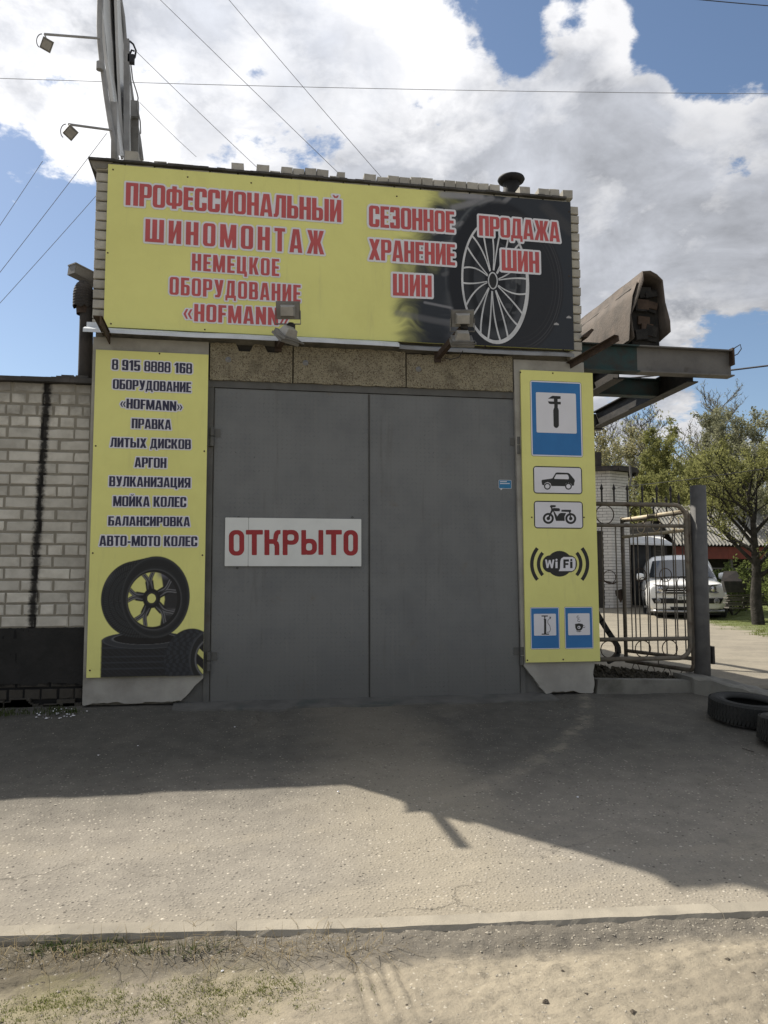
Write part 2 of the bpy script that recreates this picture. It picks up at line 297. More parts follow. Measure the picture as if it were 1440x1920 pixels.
def gatepaint():
    m, k = newmat('grey_tread_plate'); p = k.pos; s = k.n('ShaderNodeSeparateXYZ', {0: p}); x, z = s.outputs[0], s.outputs[2]
    n1 = k.noise(p, 2.2, 6, .6); n2 = k.noise(p, 14, 5, .65)
    col = k.mix(k.mr(n1, .35, .7), (.158, .164, .163), (.128, .134, .136))
    col = k.mix(k.m('MULTIPLY', k.mr(k.noise(p, 3.2, 7, .7, .4), .6, .78), .7), col, (.135, .115, .085))
    col = k.mix(k.m('MULTIPLY', k.mr(k.m('ADD', z, k.m('MULTIPLY', n1, .6)), 1.1, .1), .55), col, (.085, .083, .074))
    run = k.noise(k.v('MULTIPLY', p, Vector((9, 9, .5))), 1.6, 6, .7)
    col = k.mix(k.m('MULTIPLY', k.mr(run, .56, .72), .35), col, (.085, .08, .068)); col = k.mix(k.m('MULTIPLY', k.mr(run, .42, .30), .25), col, (.19, .19, .18))
    # raised lozenges set alternately at plus and minus 45 degrees
    P = .040
    u = k.m('DIVIDE', x, P); v = k.m('DIVIDE', z, P)
    fu = k.m('SUBTRACT', k.m('FRACT', u), .5); fv = k.m('SUBTRACT', k.m('FRACT', v), .5)
    par = k.m('SUBTRACT', k.m('MULTIPLY', k.m('GREATER_THAN', k.m('FRACT', k.m('MULTIPLY', k.m('ADD', k.m('FLOOR', u), k.m('FLOOR', v)), .5)), .25), 2.), 1.)
    fu = k.m('MULTIPLY', fu, par)
    a = k.m('MULTIPLY', k.m('ADD', fu, fv), .707); b = k.m('MULTIPLY', k.m('SUBTRACT', fu, fv), .707)
    dd = k.m('ADD', k.m('POWER', k.m('DIVIDE', a, .42), 2.), k.m('POWER', k.m('DIVIDE', b, .15), 2.))
    loz = k.m('MULTIPLY', k.mr(dd, 1., .2), k.mr(k.noise(p, 5, 5, .75), .36, .66, .12, 1.))
    chip = k.m('MULTIPLY', loz, k.mr(k.noise(p, 26, 4, .7), .60, .72))
    col = k.mix(k.m('MULTIPLY', loz, .24), col, (.062, .065, .065)); col = k.mix(k.m('MULTIPLY', chip, .8), col, (.03, .022, .018))
    h = k.m('ADD', k.m('MULTIPLY', loz, .30), k.m('MULTIPLY', n2, .12)); h = k.m('ADD', h, k.m('MULTIPLY', n1, 2.4))
    finish(k, col, .5, h, .6, .004, spec=.35); return m
MT['gate'] = gatepaint()
MT['gateframe'] = M('grey_gate_frame', (.115, .115, .108), (.085, .085, .08), 4, .6, .4, 60, dirt=(.075, .05, .035), dscale=6, dlo=.56, dhi=.75)

def lintel():
    m, k = newmat('coarse_aggregate_slab'); p = k.pos
    n1 = k.noise(p, 5, 6, .65); vo = k.n('ShaderNodeTexVoronoi', {'Vector': p, 'Scale': 120.}); vs = k.n('ShaderNodeSeparateColor', {0: vo.outputs['Color']}).outputs
    col = k.mix(k.mr(n1, .35, .7), (.30, .27, .19), (.19, .165, .12)); col = k.mix(k.mr(vs[0], .2, 1., 0., .55), col, (.38, .35, .26)); col = k.mix(k.mr(vs[1], .72, .9, 0., .7), col, (.07, .05, .035))
    col = k.mix(k.m('MULTIPLY', k.mr(k.noise(p, 3, 6, .7), .55, .7), .6), col, (.095, .08, .06))
    finish(k, col, .97, k.m('ADD', vo.outputs['Distance'], n1), .9, .008, spec=.1); return m
MT['lintel'] = lintel()

def printm():
    m, k = newmat('printed_vinyl'); a = k.n('ShaderNodeAttribute', attribute_name='print').outputs['Color']
    f = k.mix(k.mr(k.noise(k.pos, 1.1, 7, .65, .4), .35, .7), (1.02, 1.02, 1.03), (.937, .93, .93))
    a = k.n('ShaderNodeMix', data_type='RGBA', blend_type='MULTIPLY'); a.inputs[0].default_value = 1; k.t.links.new(k.n('ShaderNodeAttribute', attribute_name='print').outputs['Color'], a.inputs[6]); k.t.links.new(f, a.inputs[7]); a = a.outputs[2]
    lum = k.n('ShaderNodeSeparateColor', {0: a}).outputs[0]
    a = k.mix(k.m('MULTIPLY', k.m('MULTIPLY', k.mr(k.noise(k.v('MULTIPLY', k.pos, Vector((7, 7, .8))), 2., 5, .7), .56, .75), .28), k.mr(lum, .3, .6)), a, (.50, .48, .21))
    finish(k, a, .42, k.noise(k.pos, 3, 5, .6), .3, .03); return m
MT['print'] = printm()

def leafm(name, c1, c2, tr=.45):
    m, k = newmat(name); col = k.mix(k.noise(k.pos, 1.3, 3, .6), c1, c2)
    r = k.n('ShaderNodeNewGeometry').outputs['Random Per Island']
    col = k.n('ShaderNodeHueSaturation', {'Color': col, 'Value': k.mr(r, 0, 1, .65, 1.3, False)}).outputs[0]
    d = k.n('ShaderNodeBsdfDiffuse', {'Color': col}); t = k.n('ShaderNodeBsdfTranslucent', {'Color': col}); x = k.n('ShaderNodeMixShader', {0: tr, 1: d.outputs[0], 2: t.outputs[0]})
    k.t.links.new(x.outputs[0], k.out.inputs[0]); return m
MT['leafgreen'] = leafm('fresh_leaf', (.27, .27, .10), (.20, .21, .085))
MT['leafgrey'] = leafm('grey_green_leaf', (.31, .31, .20), (.23, .235, .15))
MT['leafyellow'] = leafm('yellow_bud_leaf', (.36, .33, .17), (.29, .27, .15))
MT['leafdark'] = leafm('shrub_leaf', (.17, .20, .07), (.12, .155, .05))
MT['grass'] = leafm('grass_blade', (.13, .17, .045), (.19, .19, .07))
MT['weed'] = leafm('weed_blade', (.05, .085, .025), (.09, .10, .04))
MT['straw'] = leafm('dry_grass_blade', (.34, .28, .17), (.25, .20, .12))

# ------------------------------------------------------------------ mesh helpers
WL = {}
def setp(o, **kw):
    for k_, v in kw.items():
        if v is not None: o[k_] = v
    return o
def E(name, loc, label, cat, group=None, rz=0., kind=None):
    o = bpy.data.objects.new(name, None); COL.objects.link(o); o.location = loc; o.rotation_euler[2] = rz; o.empty_display_size = .2
    WL[o] = np.array(loc, float); return setp(o, label=label, category=cat, group=group, kind=kind)
def link(me, name, parent=None, wloc=(0, 0, 0), **kw):
    o = bpy.data.objects.new(name, me); COL.objects.link(o)
    if parent is not None: o.parent = parent; o.location = np.array(wloc, float)-WL[parent]
    else: o.location = wloc
    WL[o] = np.array(wloc, float); return setp(o, **kw)
class MB:
    def __init__(s): s.v = []; s.f = []; s.sm = False
    def add(s, vs, fs):
        b = len(s.v); s.v += [tuple(map(float, q)) for q in vs]; s.f += [tuple(i+b for i in f) for f in fs]; return s
    def box(s, x0, x1, y0, y1, z0, z1, R=None, c=None):
        vs = [(x, y, z) for z in (z0, z1) for x, y in ((x0, y0), (x1, y0), (x1, y1), (x0, y1))]
        if R is not None: vs = [tuple(np.array(c)+np.array(R)@np.array(q)) for q in vs]
        return s.add(vs, [(3, 2, 1, 0), (4, 5, 6, 7), (0, 1, 5, 4), (1, 2, 6, 5), (2, 3, 7, 6), (3, 0, 4, 7)])
    def bar(s, a, b, wd, ht, up=(0, 0, 1)):
        a = np.array(a, float); b = np.array(b, float); d = b-a; L = np.linalg.norm(d); d /= L
        sx = np.cross(d, up); n = np.linalg.norm(sx)
        if n < 1e-6: sx = np.cross(d, (1, 0, 0)); n = np.linalg.norm(sx)
        sx /= n; sz = np.cross(sx, d)
        vs = [p+sx*i*wd/2+sz*j*ht/2 for p in (a, b) for i, j in ((-1, -1), (1, -1), (1, 1), (-1, 1))]
        return s.add(vs, [(0, 1, 2, 3), (7, 6, 5, 4), (0, 4, 5, 1), (1, 5, 6, 2), (2, 6, 7, 3), (3, 7, 4, 0)])
    def tube(s, pts, r, n=8, close=False, caps=True):
        pts = [np.array(p, float) for p in pts]; N = len(pts); rs = r if hasattr(r, '__len__') else [r]*N
        base = len(s.v); u = None
        for i, p in enumerate(pts):
            if close: d = pts[(i+1) % N]-pts[i-1]
            else: d = pts[min(i+1, N-1)]-pts[max(i-1, 0)]
            d = d/(np.linalg.norm(d)+1e-12)
            if u is None:
                u = np.cross(d, (0, 0, 1)) if abs(d[2]) < .9 else np.cross(d, (1, 0, 0))
            u = u-d*(u@d); u /= np.linalg.norm(u)+1e-12; v_ = np.cross(d, u)
            for k_ in range(n):
                a = 2*math.pi*k_/n; s.v.append(tuple(p+rs[i]*(u*math.cos(a)+v_*math.sin(a))))
        for i in range(N if close else N-1):
            j = (i+1) % N
            for k_ in range(n):
                l = (k_+1) % n; s.f.append((base+i*n+k_, base+i*n+l, base+j*n+l, base+j*n+k_))
        if caps and not close:
            s.f.append(tuple(base+k_ for k_ in range(n))[::-1]); s.f.append(tuple(base+(N-1)*n+k_ for k_ in range(n)))
        return s
    def ring(s, c, r, t, axis_u, axis_v, n=24, m=6):
        c = np.array(c, float); au = np.array(axis_u, float); av = np.array(axis_v, float)
        return s.tube([c+r*(au*math.cos(2*math.pi*i/n)+av*math.sin(2*math.pi*i/n)) for i in range(n)], t, m, close=True)
    def lathe(s, prof, c, n=24, axis='z'):
        base = len(s.v); N = len(prof)
        for (r, h) in prof:
            for k_ in range(n):
                a = 2*math.pi*k_/n; q = (r*math.cos(a), r*math.sin(a), h)
                if axis == 'x': q = (h, q[0], q[1])
                if axis == 'y': q = (q[0], h, q[1])
                s.v.append((c[0]+q[0], c[1]+q[1], c[2]+q[2]))
        for i in range(N-1):
            for k_ in range(n):
                l = (k_+1) % n; s.f.append((base+i*n+k_, base+i*n+l, base+(i+1)*n+l, base+(i+1)*n+k_))
        return s
    def prism(s, pts, y0, y1):            # outline in x,z extruded along y
        n = len(pts); b = len(s.v)
        s.v += [(x, y0, z) for x, z in pts]+[(x, y1, z) for x, z in pts]
        tr = tessellate_polygon([[Vector((x, z, 0)) for x, z in pts]])
        s.f += [tuple(b+i for i in t) for t in tr]+[tuple(b+n+i for i in t)[::-1] for t in tr]
        s.f += [(b+i, b+(i+1) % n, b+n+(i+1) % n, b+n+i) for i in range(n)]
        return s
    def build(s, name, mat, parent=None, loc=None, smooth=False, **kw):
        V = np.array(s.v, float)
        if loc is None: loc = (V.min(0)+V.max(0))/2; loc[2] = V[:, 2].min()
        loc = np.array(loc, float)
        me = bpy.data.meshes.new(name); me.from_pydata((V-loc).tolist(), [], s.f); me.materials.append(MT[mat] if isinstance(mat, str) else mat)
        if smooth or s.sm:
            bm_ = bmesh.new(); bm_.from_mesh(me); bmesh.ops.recalc_face_normals(bm_, faces=bm_.faces); bm_.to_mesh(me); bm_.free()
            me.polygons.foreach_set('use_smooth', [True]*len(me.polygons))
        me.update()
        return link(me, name, parent, loc, **kw)
def npmesh(name, V, F, mat, parent=None, loc=(0, 0, 0), smooth=False, **kw):
    me = bpy.data.meshes.new(name); V = np.asarray(V, float)-np.array(loc); me.from_pydata(V.tolist(), [], np.asarray(F).tolist()); me.materials.append(MT[mat])
    if smooth: me.polygons.foreach_set('use_smooth', [True]*len(me.polygons))
    me.update(); return link(me, name, parent, loc, **kw)

_T = RNG.random((256, 256))
def vn(x, y):
    x = np.asarray(x, float); y = np.asarray(y, float); xi = np.floor(x).astype(int); yi = np.floor(y).astype(int); fx = x-xi; fy = y-yi
    fx = fx*fx*(3-2*fx); fy = fy*fy*(3-2*fy)
    g = lambda a, b: _T[a & 255, b & 255]
    return (g(xi, yi)*(1-fx)+g(xi+1, yi)*fx)*(1-fy)+(g(xi, yi+1)*(1-fx)+g(xi+1, yi+1)*fx)*fy
def fbm(x, y, o=4, g=.5):
    t = 0; a = 1; n = 0
    for i in range(o): t = t+a*vn(np.asarray(x)*2**i+17*i, np.asarray(y)*2**i+9*i); n += a; a *= g
    return t/n
def sst(a, b, x): t = np.clip((x-a)/(b-a), 0, 1); return t*t*(3-2*t)

# ------------------------------------------------------------------ terrain
def rampz(y): return .13*y
def yardz(y): return .03+.01*np.clip(y, 0, 12)+.07*np.clip(y-12, 0, 60)
def H(x, y):
    y = np.asarray(y, float)
    return np.where(y < -3.55, -.56, np.where((y < .05) | ((np.asarray(x) < 3.15) & (y < .6)), .13*np.minimum(y, 0)-.06, yardz(y)))
xs = np.concatenate([[-400, -150, -60, -30], np.linspace(-15, 25, 81), [35, 60, 150, 400]])
ys = np.concatenate([[-300, -80, -30, -15, -10], np.linspace(-8, -3.6, 12), [-3.5], np.linspace(-3, -.45, 6), [-.4, -.2, 0, .04, .06], np.linspace(.3, 40, 120), [50, 60, 75, 100, 200, 600]])
X, Yg = np.meshgrid(xs, ys); Z = H(X, Yg)+np.where(Yg > .5, (fbm(X*.9, Yg*.9)-.5)*.07, 0)+np.where(Yg > 40, (fbm(X*.05, Yg*.05)-.3)*2.5, 0)
nx, ny = len(xs), len(ys); I = np.arange(nx*ny).reshape(ny, nx)
F = np.stack([I[:-1, :-1], I[:-1, 1:], I[1:, 1:], I[1:, :-1]], -1).reshape(-1, 4)
npmesh('ground', np.stack([X, Yg, Z], -1).reshape(-1, 3), F, 'yard', smooth=True, kind='structure', label='sandy ground of the yard and the land beyond')

# asphalt apron that slopes from the gate down to the kerb
KP = [(-6., -3.30), (-1.0, -3.44), (.64, -3.60), (2.4, -3.70), (5.6, -3.78)]
def kerby(x): return np.interp(x, [p[0] for p in KP], [p[1] for p in KP])
xs = np.linspace(-6, 5.6, 300); tt = np.linspace(0, 1, 110)
X, T = np.meshgrid(xs, tt); Yb = kerby(X)+.001; Yg = Yb+(0.12-Yb)*T
Z = rampz(Yg)+(fbm(X*1.3, Yg*1.3)-.5)*.03+(fbm(X*14, Yg*14, 3)-.5)*.006
Z = np.where(Yg < Yb+.12, rampz(Yg)+(Z-rampz(Yg))*.3, Z)
I = np.arange(X.size).reshape(X.shape); F = np.stack([I[:-1, :-1], I[:-1, 1:], I[1:, 1:], I[1:, :-1]], -1).reshape(-1, 4)
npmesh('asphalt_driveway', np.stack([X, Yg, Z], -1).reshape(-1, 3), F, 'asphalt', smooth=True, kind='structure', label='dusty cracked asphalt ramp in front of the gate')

# dirt verge
xs = np.linspace(-3.2, 4.2, 640); ysg = np.linspace(-5.6, -3.5, 210)
X, Yg = np.meshgrid(xs, ysg)
def vergez(X, Yg):
    z = -.492+(fbm(X*1.7+5, Yg*1.7, 4)-.5)*.05+(fbm(X*13, Yg*13, 5, .6)-.5)*.03*(.5+1.1*fbm(X*2+3, Yg*2, 2))
    rut = np.exp(-((Yg-(-3.92+.03*X))/.09)**2)*.02*sst(.3, 1.5, X)
    for c in (.47, .52, .575, .63): z = z-np.exp(-((X-c)/.012)**2)*.012*sst(-4.45, -4.1, Yg)*sst(-3.80, -3.95, Yg)
    lip = sst(-3.85, -3.62, Yg-(kerby(X)+3.6))*(.012+.016*sst(.6, -.9, X))
    return z-rut+lip
Z = vergez(X, Yg); Z = np.where(Yg > kerby(X)-.0, -.62, Z)
I = np.arange(X.size).reshape(X.shape); F = np.stack([I[:-1, :-1], I[:-1, 1:], I[1:, 1:], I[1:, :-1]], -1).reshape(-1, 4)
npmesh('dirt_verge', np.stack([X, Yg, Z], -1).reshape(-1, 3), F, 'dirt', smooth=True, kind='structure', label='dry trampled dirt along the front of the kerb')

# kerb: separate stones
kerb = E('kerb', (.64, -3.6, -.5), 'row of low concrete kerb stones between asphalt and dirt', None, kind='structure'); del_ = kerb.pop('category', None)
jx = [-3.1, -2.05, -1.02, .02, 1.17, 2.13, 3.2, 4.3, 5.5]
for i in range(len(jx)-1):
    a, b = jx[i]+.0008, jx[i+1]-.0008; off = random.uniform(-.003, .003); zt = random.uniform(-.002, .002)
    mb = MB(); n = 24; rows = []
    for j in range(n+1):
        x = a+(b-a)*j/n; y = float(kerby(x))+off-.035; z0 = float(rampz(y+.06))+zt+.006
        nz = lambda: random.uniform(-.0016, .0016)
        rows.append([(x, y+nz(), -.66), (x, y+nz(), z0-.02+nz()), (x, y+.012+nz(), z0+nz()), (x, y+.11+nz(), z0+.004+nz()), (x, y+.118, z0-.05), (x, y+.118, -.66)])
    b0 = 0
    for r in rows: mb.v += r
    for j in range(n):
        for q in range(5): mb.f.append((j*6+q, j*6+q+1, (j+1)*6+q+1, (j+1)*6+q))
    mb.f.append((0, 5, 4, 3, 2, 1)); mb.f.append(tuple(n*6+q for q in range(6)))
    mb.build('kerb_stone', 'kerbm', kerb)

# ------------------------------------------------------------------ bricks
_bm = {}
def brickmesh(L, Dp, Hh, mat, var):
    key = (round(L, 3), round(Dp, 3), round(Hh, 3), mat, var)
    if key in _bm: return _bm[key]
    rr = random.Random(str(key)); c = .006; j = lambda a=.0048: rr.uniform(-a, a)
    mb = MB(); x, z = L/2, Hh/2
    outer = [(-x, -z), (0+j(.01), -z), (x, -z), (x, z), (0+j(.01), z), (-x, z)]
    inn = [(-x+c+j(), -z+c+j()), (j(), -z+c+j(.002)), (x-c+j(), -z+c+j()), (x-c+j(), z-c+j()), (j(), z-c+j(.002)), (-x+c+j(), z-c+j())]
    if rr.random() < .6:
        q = rr.choice([0, 2, 3, 5]); inn[q] = (inn[q][0]*(.86 if L > .15 else .75), inn[q][1]*.75)
    for px, pz in outer: mb.v.append((px+j(.0015), Dp, pz))
    for px, pz in outer: mb.v.append((px+j(.0015), c+abs(j(.002)), pz+j(.0015)))
    for px, pz in inn: mb.v.append((px, j(.0012), pz))
    for i in range(6):
        k_ = (i+1) % 6; mb.f.append((i, k_, 6+k_, 6+i)); mb.f.append((6+i, 6+k_, 12+k_, 12+i))
    mb.f.append((12, 13, 14, 15, 16, 17))
    me = bpy.data.meshes.new('brick'); me.from_pydata(mb.v, [], mb.f); me.materials.append(MT[mat]); me.update(); _bm[key] = me; return me
def brick(parent, x0, x1, z0, z1, yf, dp, mat='brick', jit=.002, rot=.004, name='brick', **kw):
    L = round((x1-x0)/.01)*.01 if x1-x0 > .05 else x1-x0
    me = brickmesh(x1-x0, dp, z1-z0, mat, random.randrange(4))
    o = link(me, name, parent, ((x0+x1)/2, yf+random.uniform(-jit, jit), (z0+z1)/2), **kw)
    o.rotation_euler = (random.uniform(-rot, rot), random.uniform(-rot, rot), random.uniform(-rot, rot)*2); return o

# ------------------------------------------------------------------ low brick annex to the left
GX0, GX1 = -1.235, 3.175
ann = E('brick_annex', (-3., .5, 0), 'low white brick wall with a black sprayed stripe and tarred plinth left of the garage', 'building')
MB().box(-9, GX0-.002, .107, 8, -.5, 2.70).build('wall', 'annexmortar', ann)
mb = MB(); N = 40
for j in range(N):
    xa = -9+(GX0+.02+9)*j/N; xb = -9+(GX0+.02+9)*(j+1)/N; o1 = random.uniform(-.004, .004)
    mb.box(xa, xb, .045+o1, 8.1, 2.705, 2.742+random.uniform(-.003, .003))
mb.build('roof_edge', 'bitumen', ann)
mb = MB()
for j in range(7):
    c = at(110+j*9, 712, .12); mb.box(c[0]-.05, c[0]+.05, .06+.01*(j % 3), .3, 2.742+.006*(j % 2), 2.752+.012*(j % 3))
mb.build('roof_felt', 'bitumen', ann)
pitch = .0985; z = .655-6*pitch; row = 0
HEAD = {13, 19, 23, 24, 25}
while z < 2.70:
    k = int(round((z-.655)/pitch)); zt = min(z+pitch-.017+random.uniform(-.002, .002), 2.702); hd = k in (0+1, 6, 11, 17, 18, 19) or k < 0 and k % 2 == 0
    L = .128 if hd else .262
    x = GX0-.012-(0.0 if k % 2 else L*.48); first = True
    if k % 2 == 0: brick(ann, x+.006, GX0-.006, z, zt, .102, .08, 'annex', .003)
    while x > -2.62:
        ll = L+random.uniform(-.012, .012); sp = random.uniform(.013, .022)
        if zt-z > .03: brick(ann, x-ll+sp, x, z, zt, .10, .08, 'annex', .003, .008)
        x -= ll
    z += pitch
tcoat = MB(); nx_ = 110
for j in range(nx_+1):
    x = -2.7+(GX0+2.7-.004)*j/nx_; tcoat.v += [(x, .0965+random.uniform(-.001, .001), .185+(float(fbm(j*.16, 2.))-.5)*.07), (x, .0955+random.uniform(-.001, .001), .42), (x, .0965+random.uniform(-.001, .001), .645+random.uniform(-.006, .004))]
for j in range(nx_): tcoat.f += [(3*j, 3*j+3, 3*j+4, 3*j+1), (3*j+1, 3*j+4, 3*j+5, 3*j+2)]
MT['tar'] = M('tar_coat', (.012, .012, .011), (.02, .019, .018), 6, .7, .6, 30, .01)
tcoat.build('tar_coat', 'tar', ann, smooth=True)
# rougher footing below the tar
ft = MB()
for i in range(60):
    x = random.uniform(-2.7, -1.26); zz_ = random.uniform(-.12, .06); s_ = random.uniform(.03, .09)
    ft.box(x-s_, x+s_, .06, .12, zz_-.03, zz_+.02+random.uniform(0, .02))
ft.build('footing', 'annex', ann)

# ------------------------------------------------------------------ garage
gar = E('garage_building', (1., .3, 0), 'tyre workshop garage with grey steel double gate and brick parapet', 'building')
MB().box(GX0+.02, GX1-.02, .075, .5, -.4, 4.55).build('wall', 'mortar', gar)
MB().box(-1.2, 3.1, .5, 9, -.4, 3.24).build('hall_wall', 'plaster', gar)
MB().box(-1.22, 3.14, .5, 9.05, 3.24, 3.30).build('hall_roof', 'bitumen', gar)
mb = MB(); mb.bar((3.05, .52, 4.05), (3.05, 5.2, 4.05), .08, .10)
for y_ in (2.0, 3.6, 5.1): mb.bar((3.05, y_, 3.28), (3.05, y_, 4.02), .06, .06)
mb.build('roof_rail', 'rust', gar)
def rag(pts, segs, amp):
    out = []
    for i, p in enumerate(pts):
        q = pts[(i+1) % len(pts)]
        if i in segs:
            n = max(2, int(math.dist(p, q)/.011))
            for j in range(n):
                t = j/n; a = amp if 0 < j else amp*.3; e_ = a*(4.*(float(fbm(t*n*.13+i*9, i+3., 4))-.5)); out.append((p[0]+(q[0]-p[0])*t+e_*(.2 if abs(q[0]-p[0]) > abs(q[1]-p[1]) else 1), p[1]+(q[1]-p[1])*t+e_*(1 if abs(q[0]-p[0]) > abs(q[1]-p[1]) else .2)))
        else: out.append(p)
    return out
MB().prism(rag([(-1.222, .03), (-.44, .035), (-.262, .225), (-.262, 3.095), (-1.222, 3.095)], {0, 1}, .008), 0, .12).build('pilaster', 'plaster', gar)
MB().prism(rag([(2.74, .03), (3.205, .02), (3.212, .30), (3.19, 3.07), (2.502, 3.07), (2.53, .30)], {0, 1, 5}, .010), 0, .12).build('pilaster', 'plaster', gar)
xsl = [-.255, .468, 1.486, 2.498]
lint = []
for i in range(3):
    a, b = xsl[i]+.006, xsl[i+1]-.006
    ns = int((b-a)/.03); top = [(a+(b-a)*j/ns, 3.098+random.uniform(-.008, .004)) for j in range(ns, -1, -1)]
    if i == 0: top = [(x, z if not (.1 > x > -.02 or .36 > x > .22) else 3.03) for x, z in top]
    if i == 2: top = [(x, z if not x < 1.82 else z-.02) for x, z in top]
    bot = [(a+(b-a)*j/ns, 2.768+random.uniform(-.004, .004)) for j in range(ns+1)]
    lint.append(MB().prism(bot+top, .005, .06).build('lintel_slab', 'lintel', gar))
MB().box(-.26, 2.50, .061, .075, 2.7, 3.10).build('lintel_backing', 'bitumen', gar)
for px, py in ((428, 674), (573, 680), (785, 692)):
    c = at(px, py, 0); i = 0 if px < 500 else (1 if px < 700 else 2)
    MB().lathe([(.0, -.012), (.011, -.012), (.011, -.006), (.024, -.005), (.026, .0), (.026, .006)], (c[0], .004, c[2]), 14, 'y').build('washer', 'flash_grey', lint[i], smooth=True)
# gate: frame and two leaves of tread plate
fr = MB()
fr.box(-.262, -.212, .03, .1, 0, 2.76); fr.box(2.525, 2.57, .03, .1, 0, 2.765); fr.box(-.262, 2.57, .024, .1, 2.706, 2.768)
fr.box(-.47, -.25, .045, .1, -.02, .27); fr.box(2.55, 2.80, .045, .1, -.02, .32)
fr.build('gate_frame', 'gateframe', gar)
MB().box(-.22, 2.54, .1, .12, 0, 2.75).build('gate_backing', 'bitumen', gar)
def leaf(x0, x1, hx):
    lf = MB().prism([(x0, .012), (x1, .022), (x1, 2.70), (x0, 2.70)], .034, .05).build('gate_leaf', 'gate', gar)
    for xe in (x0, x1-.006): MB().box(xe, xe+.006, .0305, .034, .02, 2.69).build('edge_strip', 'gateframe', lf)
    for zc in (2.27, .36):
        h = MB(); s_ = 1 if hx < 1 else -1
        h.tube([(hx, .012, zc-.085), (hx, .012, zc-.004)], .02, 12); h.tube([(hx, .012, zc+.004), (hx, .012, zc+.075)], .019, 12)
        h.box(min(hx, hx-s_*.07), max(hx, hx-s_*.07), .018, .032, zc-.085, zc-.02)
        h.box(min(hx, hx+s_*.07), max(hx, hx+s_*.07), .028, .033, zc+.0, zc+.07)
        h.build('hinge', 'gateframe', lf, smooth=False)
    return lf
leafL = leaf(-.206, 1.147, -.222); leafR = leaf(1.154, 2.520, 2.535)
MB().box(1.147, 1.154, .045, .049, .02, 2.70).build('gate_gap', 'black', gar)
# threshold
th = MB(); pts = [(-.5+3.3*j/40, -.16-.05*vn(j*.31, 3.)-(.05 if 8 < j < 12 else 0)) for j in range(41)]
for j in range(40):
    a, b = pts[j], pts[j+1]; za = float(rampz(a[1]))+.012; zb = float(rampz(b[1]))+.012
    th.add([(a[0], a[1], za), (b[0], b[1], zb), (b[0], .04, .022), (a[0], .04, .022), (a[0], a[1]-.004, za-.03), (b[0], b[1]-.004, zb-.03)], [(0, 1, 2, 3), (4, 5, 1, 0)])
th.build('threshold', 'threshold', None, kind='structure', label='worn concrete strip under the gate')

# white and grey flashing below the banner
def flash(x0, x1, mat, d=.0):
    mb = MB(); prof = [(-.01, 3.168), (-.045, 3.166), (-.125, 3.128), (-.128, 3.098), (-.122, 3.098), (-.118, 3.122), (-.04, 3.156), (-.01, 3.158)]
    n = 16; rows = []
    for j in range(n+1):
        x = x0+(x1-x0)*j/n; dz = math.sin(x*2.3)*.004+random.uniform(-.0015, .0015); mb.v += [(x, y+d, z+dz) for y, z in prof]
    k_ = len(prof)
    for j in range(n):
        for q in range(k_): mb.f.append((j*k_+q, j*k_+(q+1) % k_, (j+1)*k_+(q+1) % k_, (j+1)*k_+q))
    mb.f.append(tuple(range(k_))); mb.f.append(tuple(n*k_+q for q in range(k_))[::-1])
    return mb.build('flashing', mat, gar)
flash(-1.285, 1.40, 'flash_white'); flash(1.41, 3.07, 'flash_grey', .06)
MB().box(-1.275, -1.10, -.02, .05, 3.155, 3.215).build('flashing_end', 'flash_white', gar)
# brick columns beside the banner and the course above it
p2 = .0868
for i in range(16):
    z0 = 3.172+i*p2
    if i: brick(gar, GX0, -1.118+.03, z0, z0+p2-.011, -.004, .25, jit=.004, rot=.01)
    else: brick(gar, GX0, -1.118+.03, z0+.03, z0+p2-.011, -.004, .25)
for i in range(17):
    z0 = 3.10+i*p2*1.02
    brick(gar, 3.055, GX1+(.005 if i % 2 else 0), z0, z0+p2-.010, -.004, .25, jit=.004, rot=.012)
x = GX0
while x < 3.05:
    L = .238+random.uniform(-.01, .01); brick(gar, x, min(x+L-.012, 3.053), 4.572, 4.640, -.012, .12, jit=.003, rot=.006); x += L
cap = MB(); n = 60
for j in range(n):
    xa = -1.30+4.34*j/n; xb = -1.30+4.34*(j+1)/n; o1 = random.uniform(-.008, .006)
    cap.box(xa, xb, -.045+o1, .5, 4.642, 4.660+random.uniform(-.002, .003))
cap.build('parapet_cap', 'bitumen', gar)
cc = MB().prism([(-1.30, 4.655), (-1.235, 4.58), (-1.16, 4.58), (-1.1, 4.642)], -.02, .1).build('corner_mortar', 'mortar', gar)
TOP = 4.662
for (a, b, hh) in ((233, 258, .10), (266, 285, .022), (288, 312, .03), (314, 362, .018), (433, 457, .075), (481, 505, .08), (506, 525, .025), (527, 549, .075), (549.5, 571, .073),
                   (572, 593.5, .078), (594, 616, .074), (618, 630, .02), (632, 647, .07), (683, 705, .078), (707, 727, .05), (727.5, 748, .075), (748.5, 769, .074), (769.5, 790, .078), (790.5, 811, .08),
                   (812, 832, .075), (833, 853, .074), (854, 874, .08), (875, 895, .072), (896, 916, .078), (917, 936, .07), (973, 993, .078), (1008, 1028, .07), (1029, 1048, .08), (1055, 1073, .085)):
    x0 = at(a, 350)[0]; x1 = at(b, 350)[0]
    brick(gar, x0, x1-.002, TOP, TOP+hh, -.02, .25, jit=.012, rot=.02)

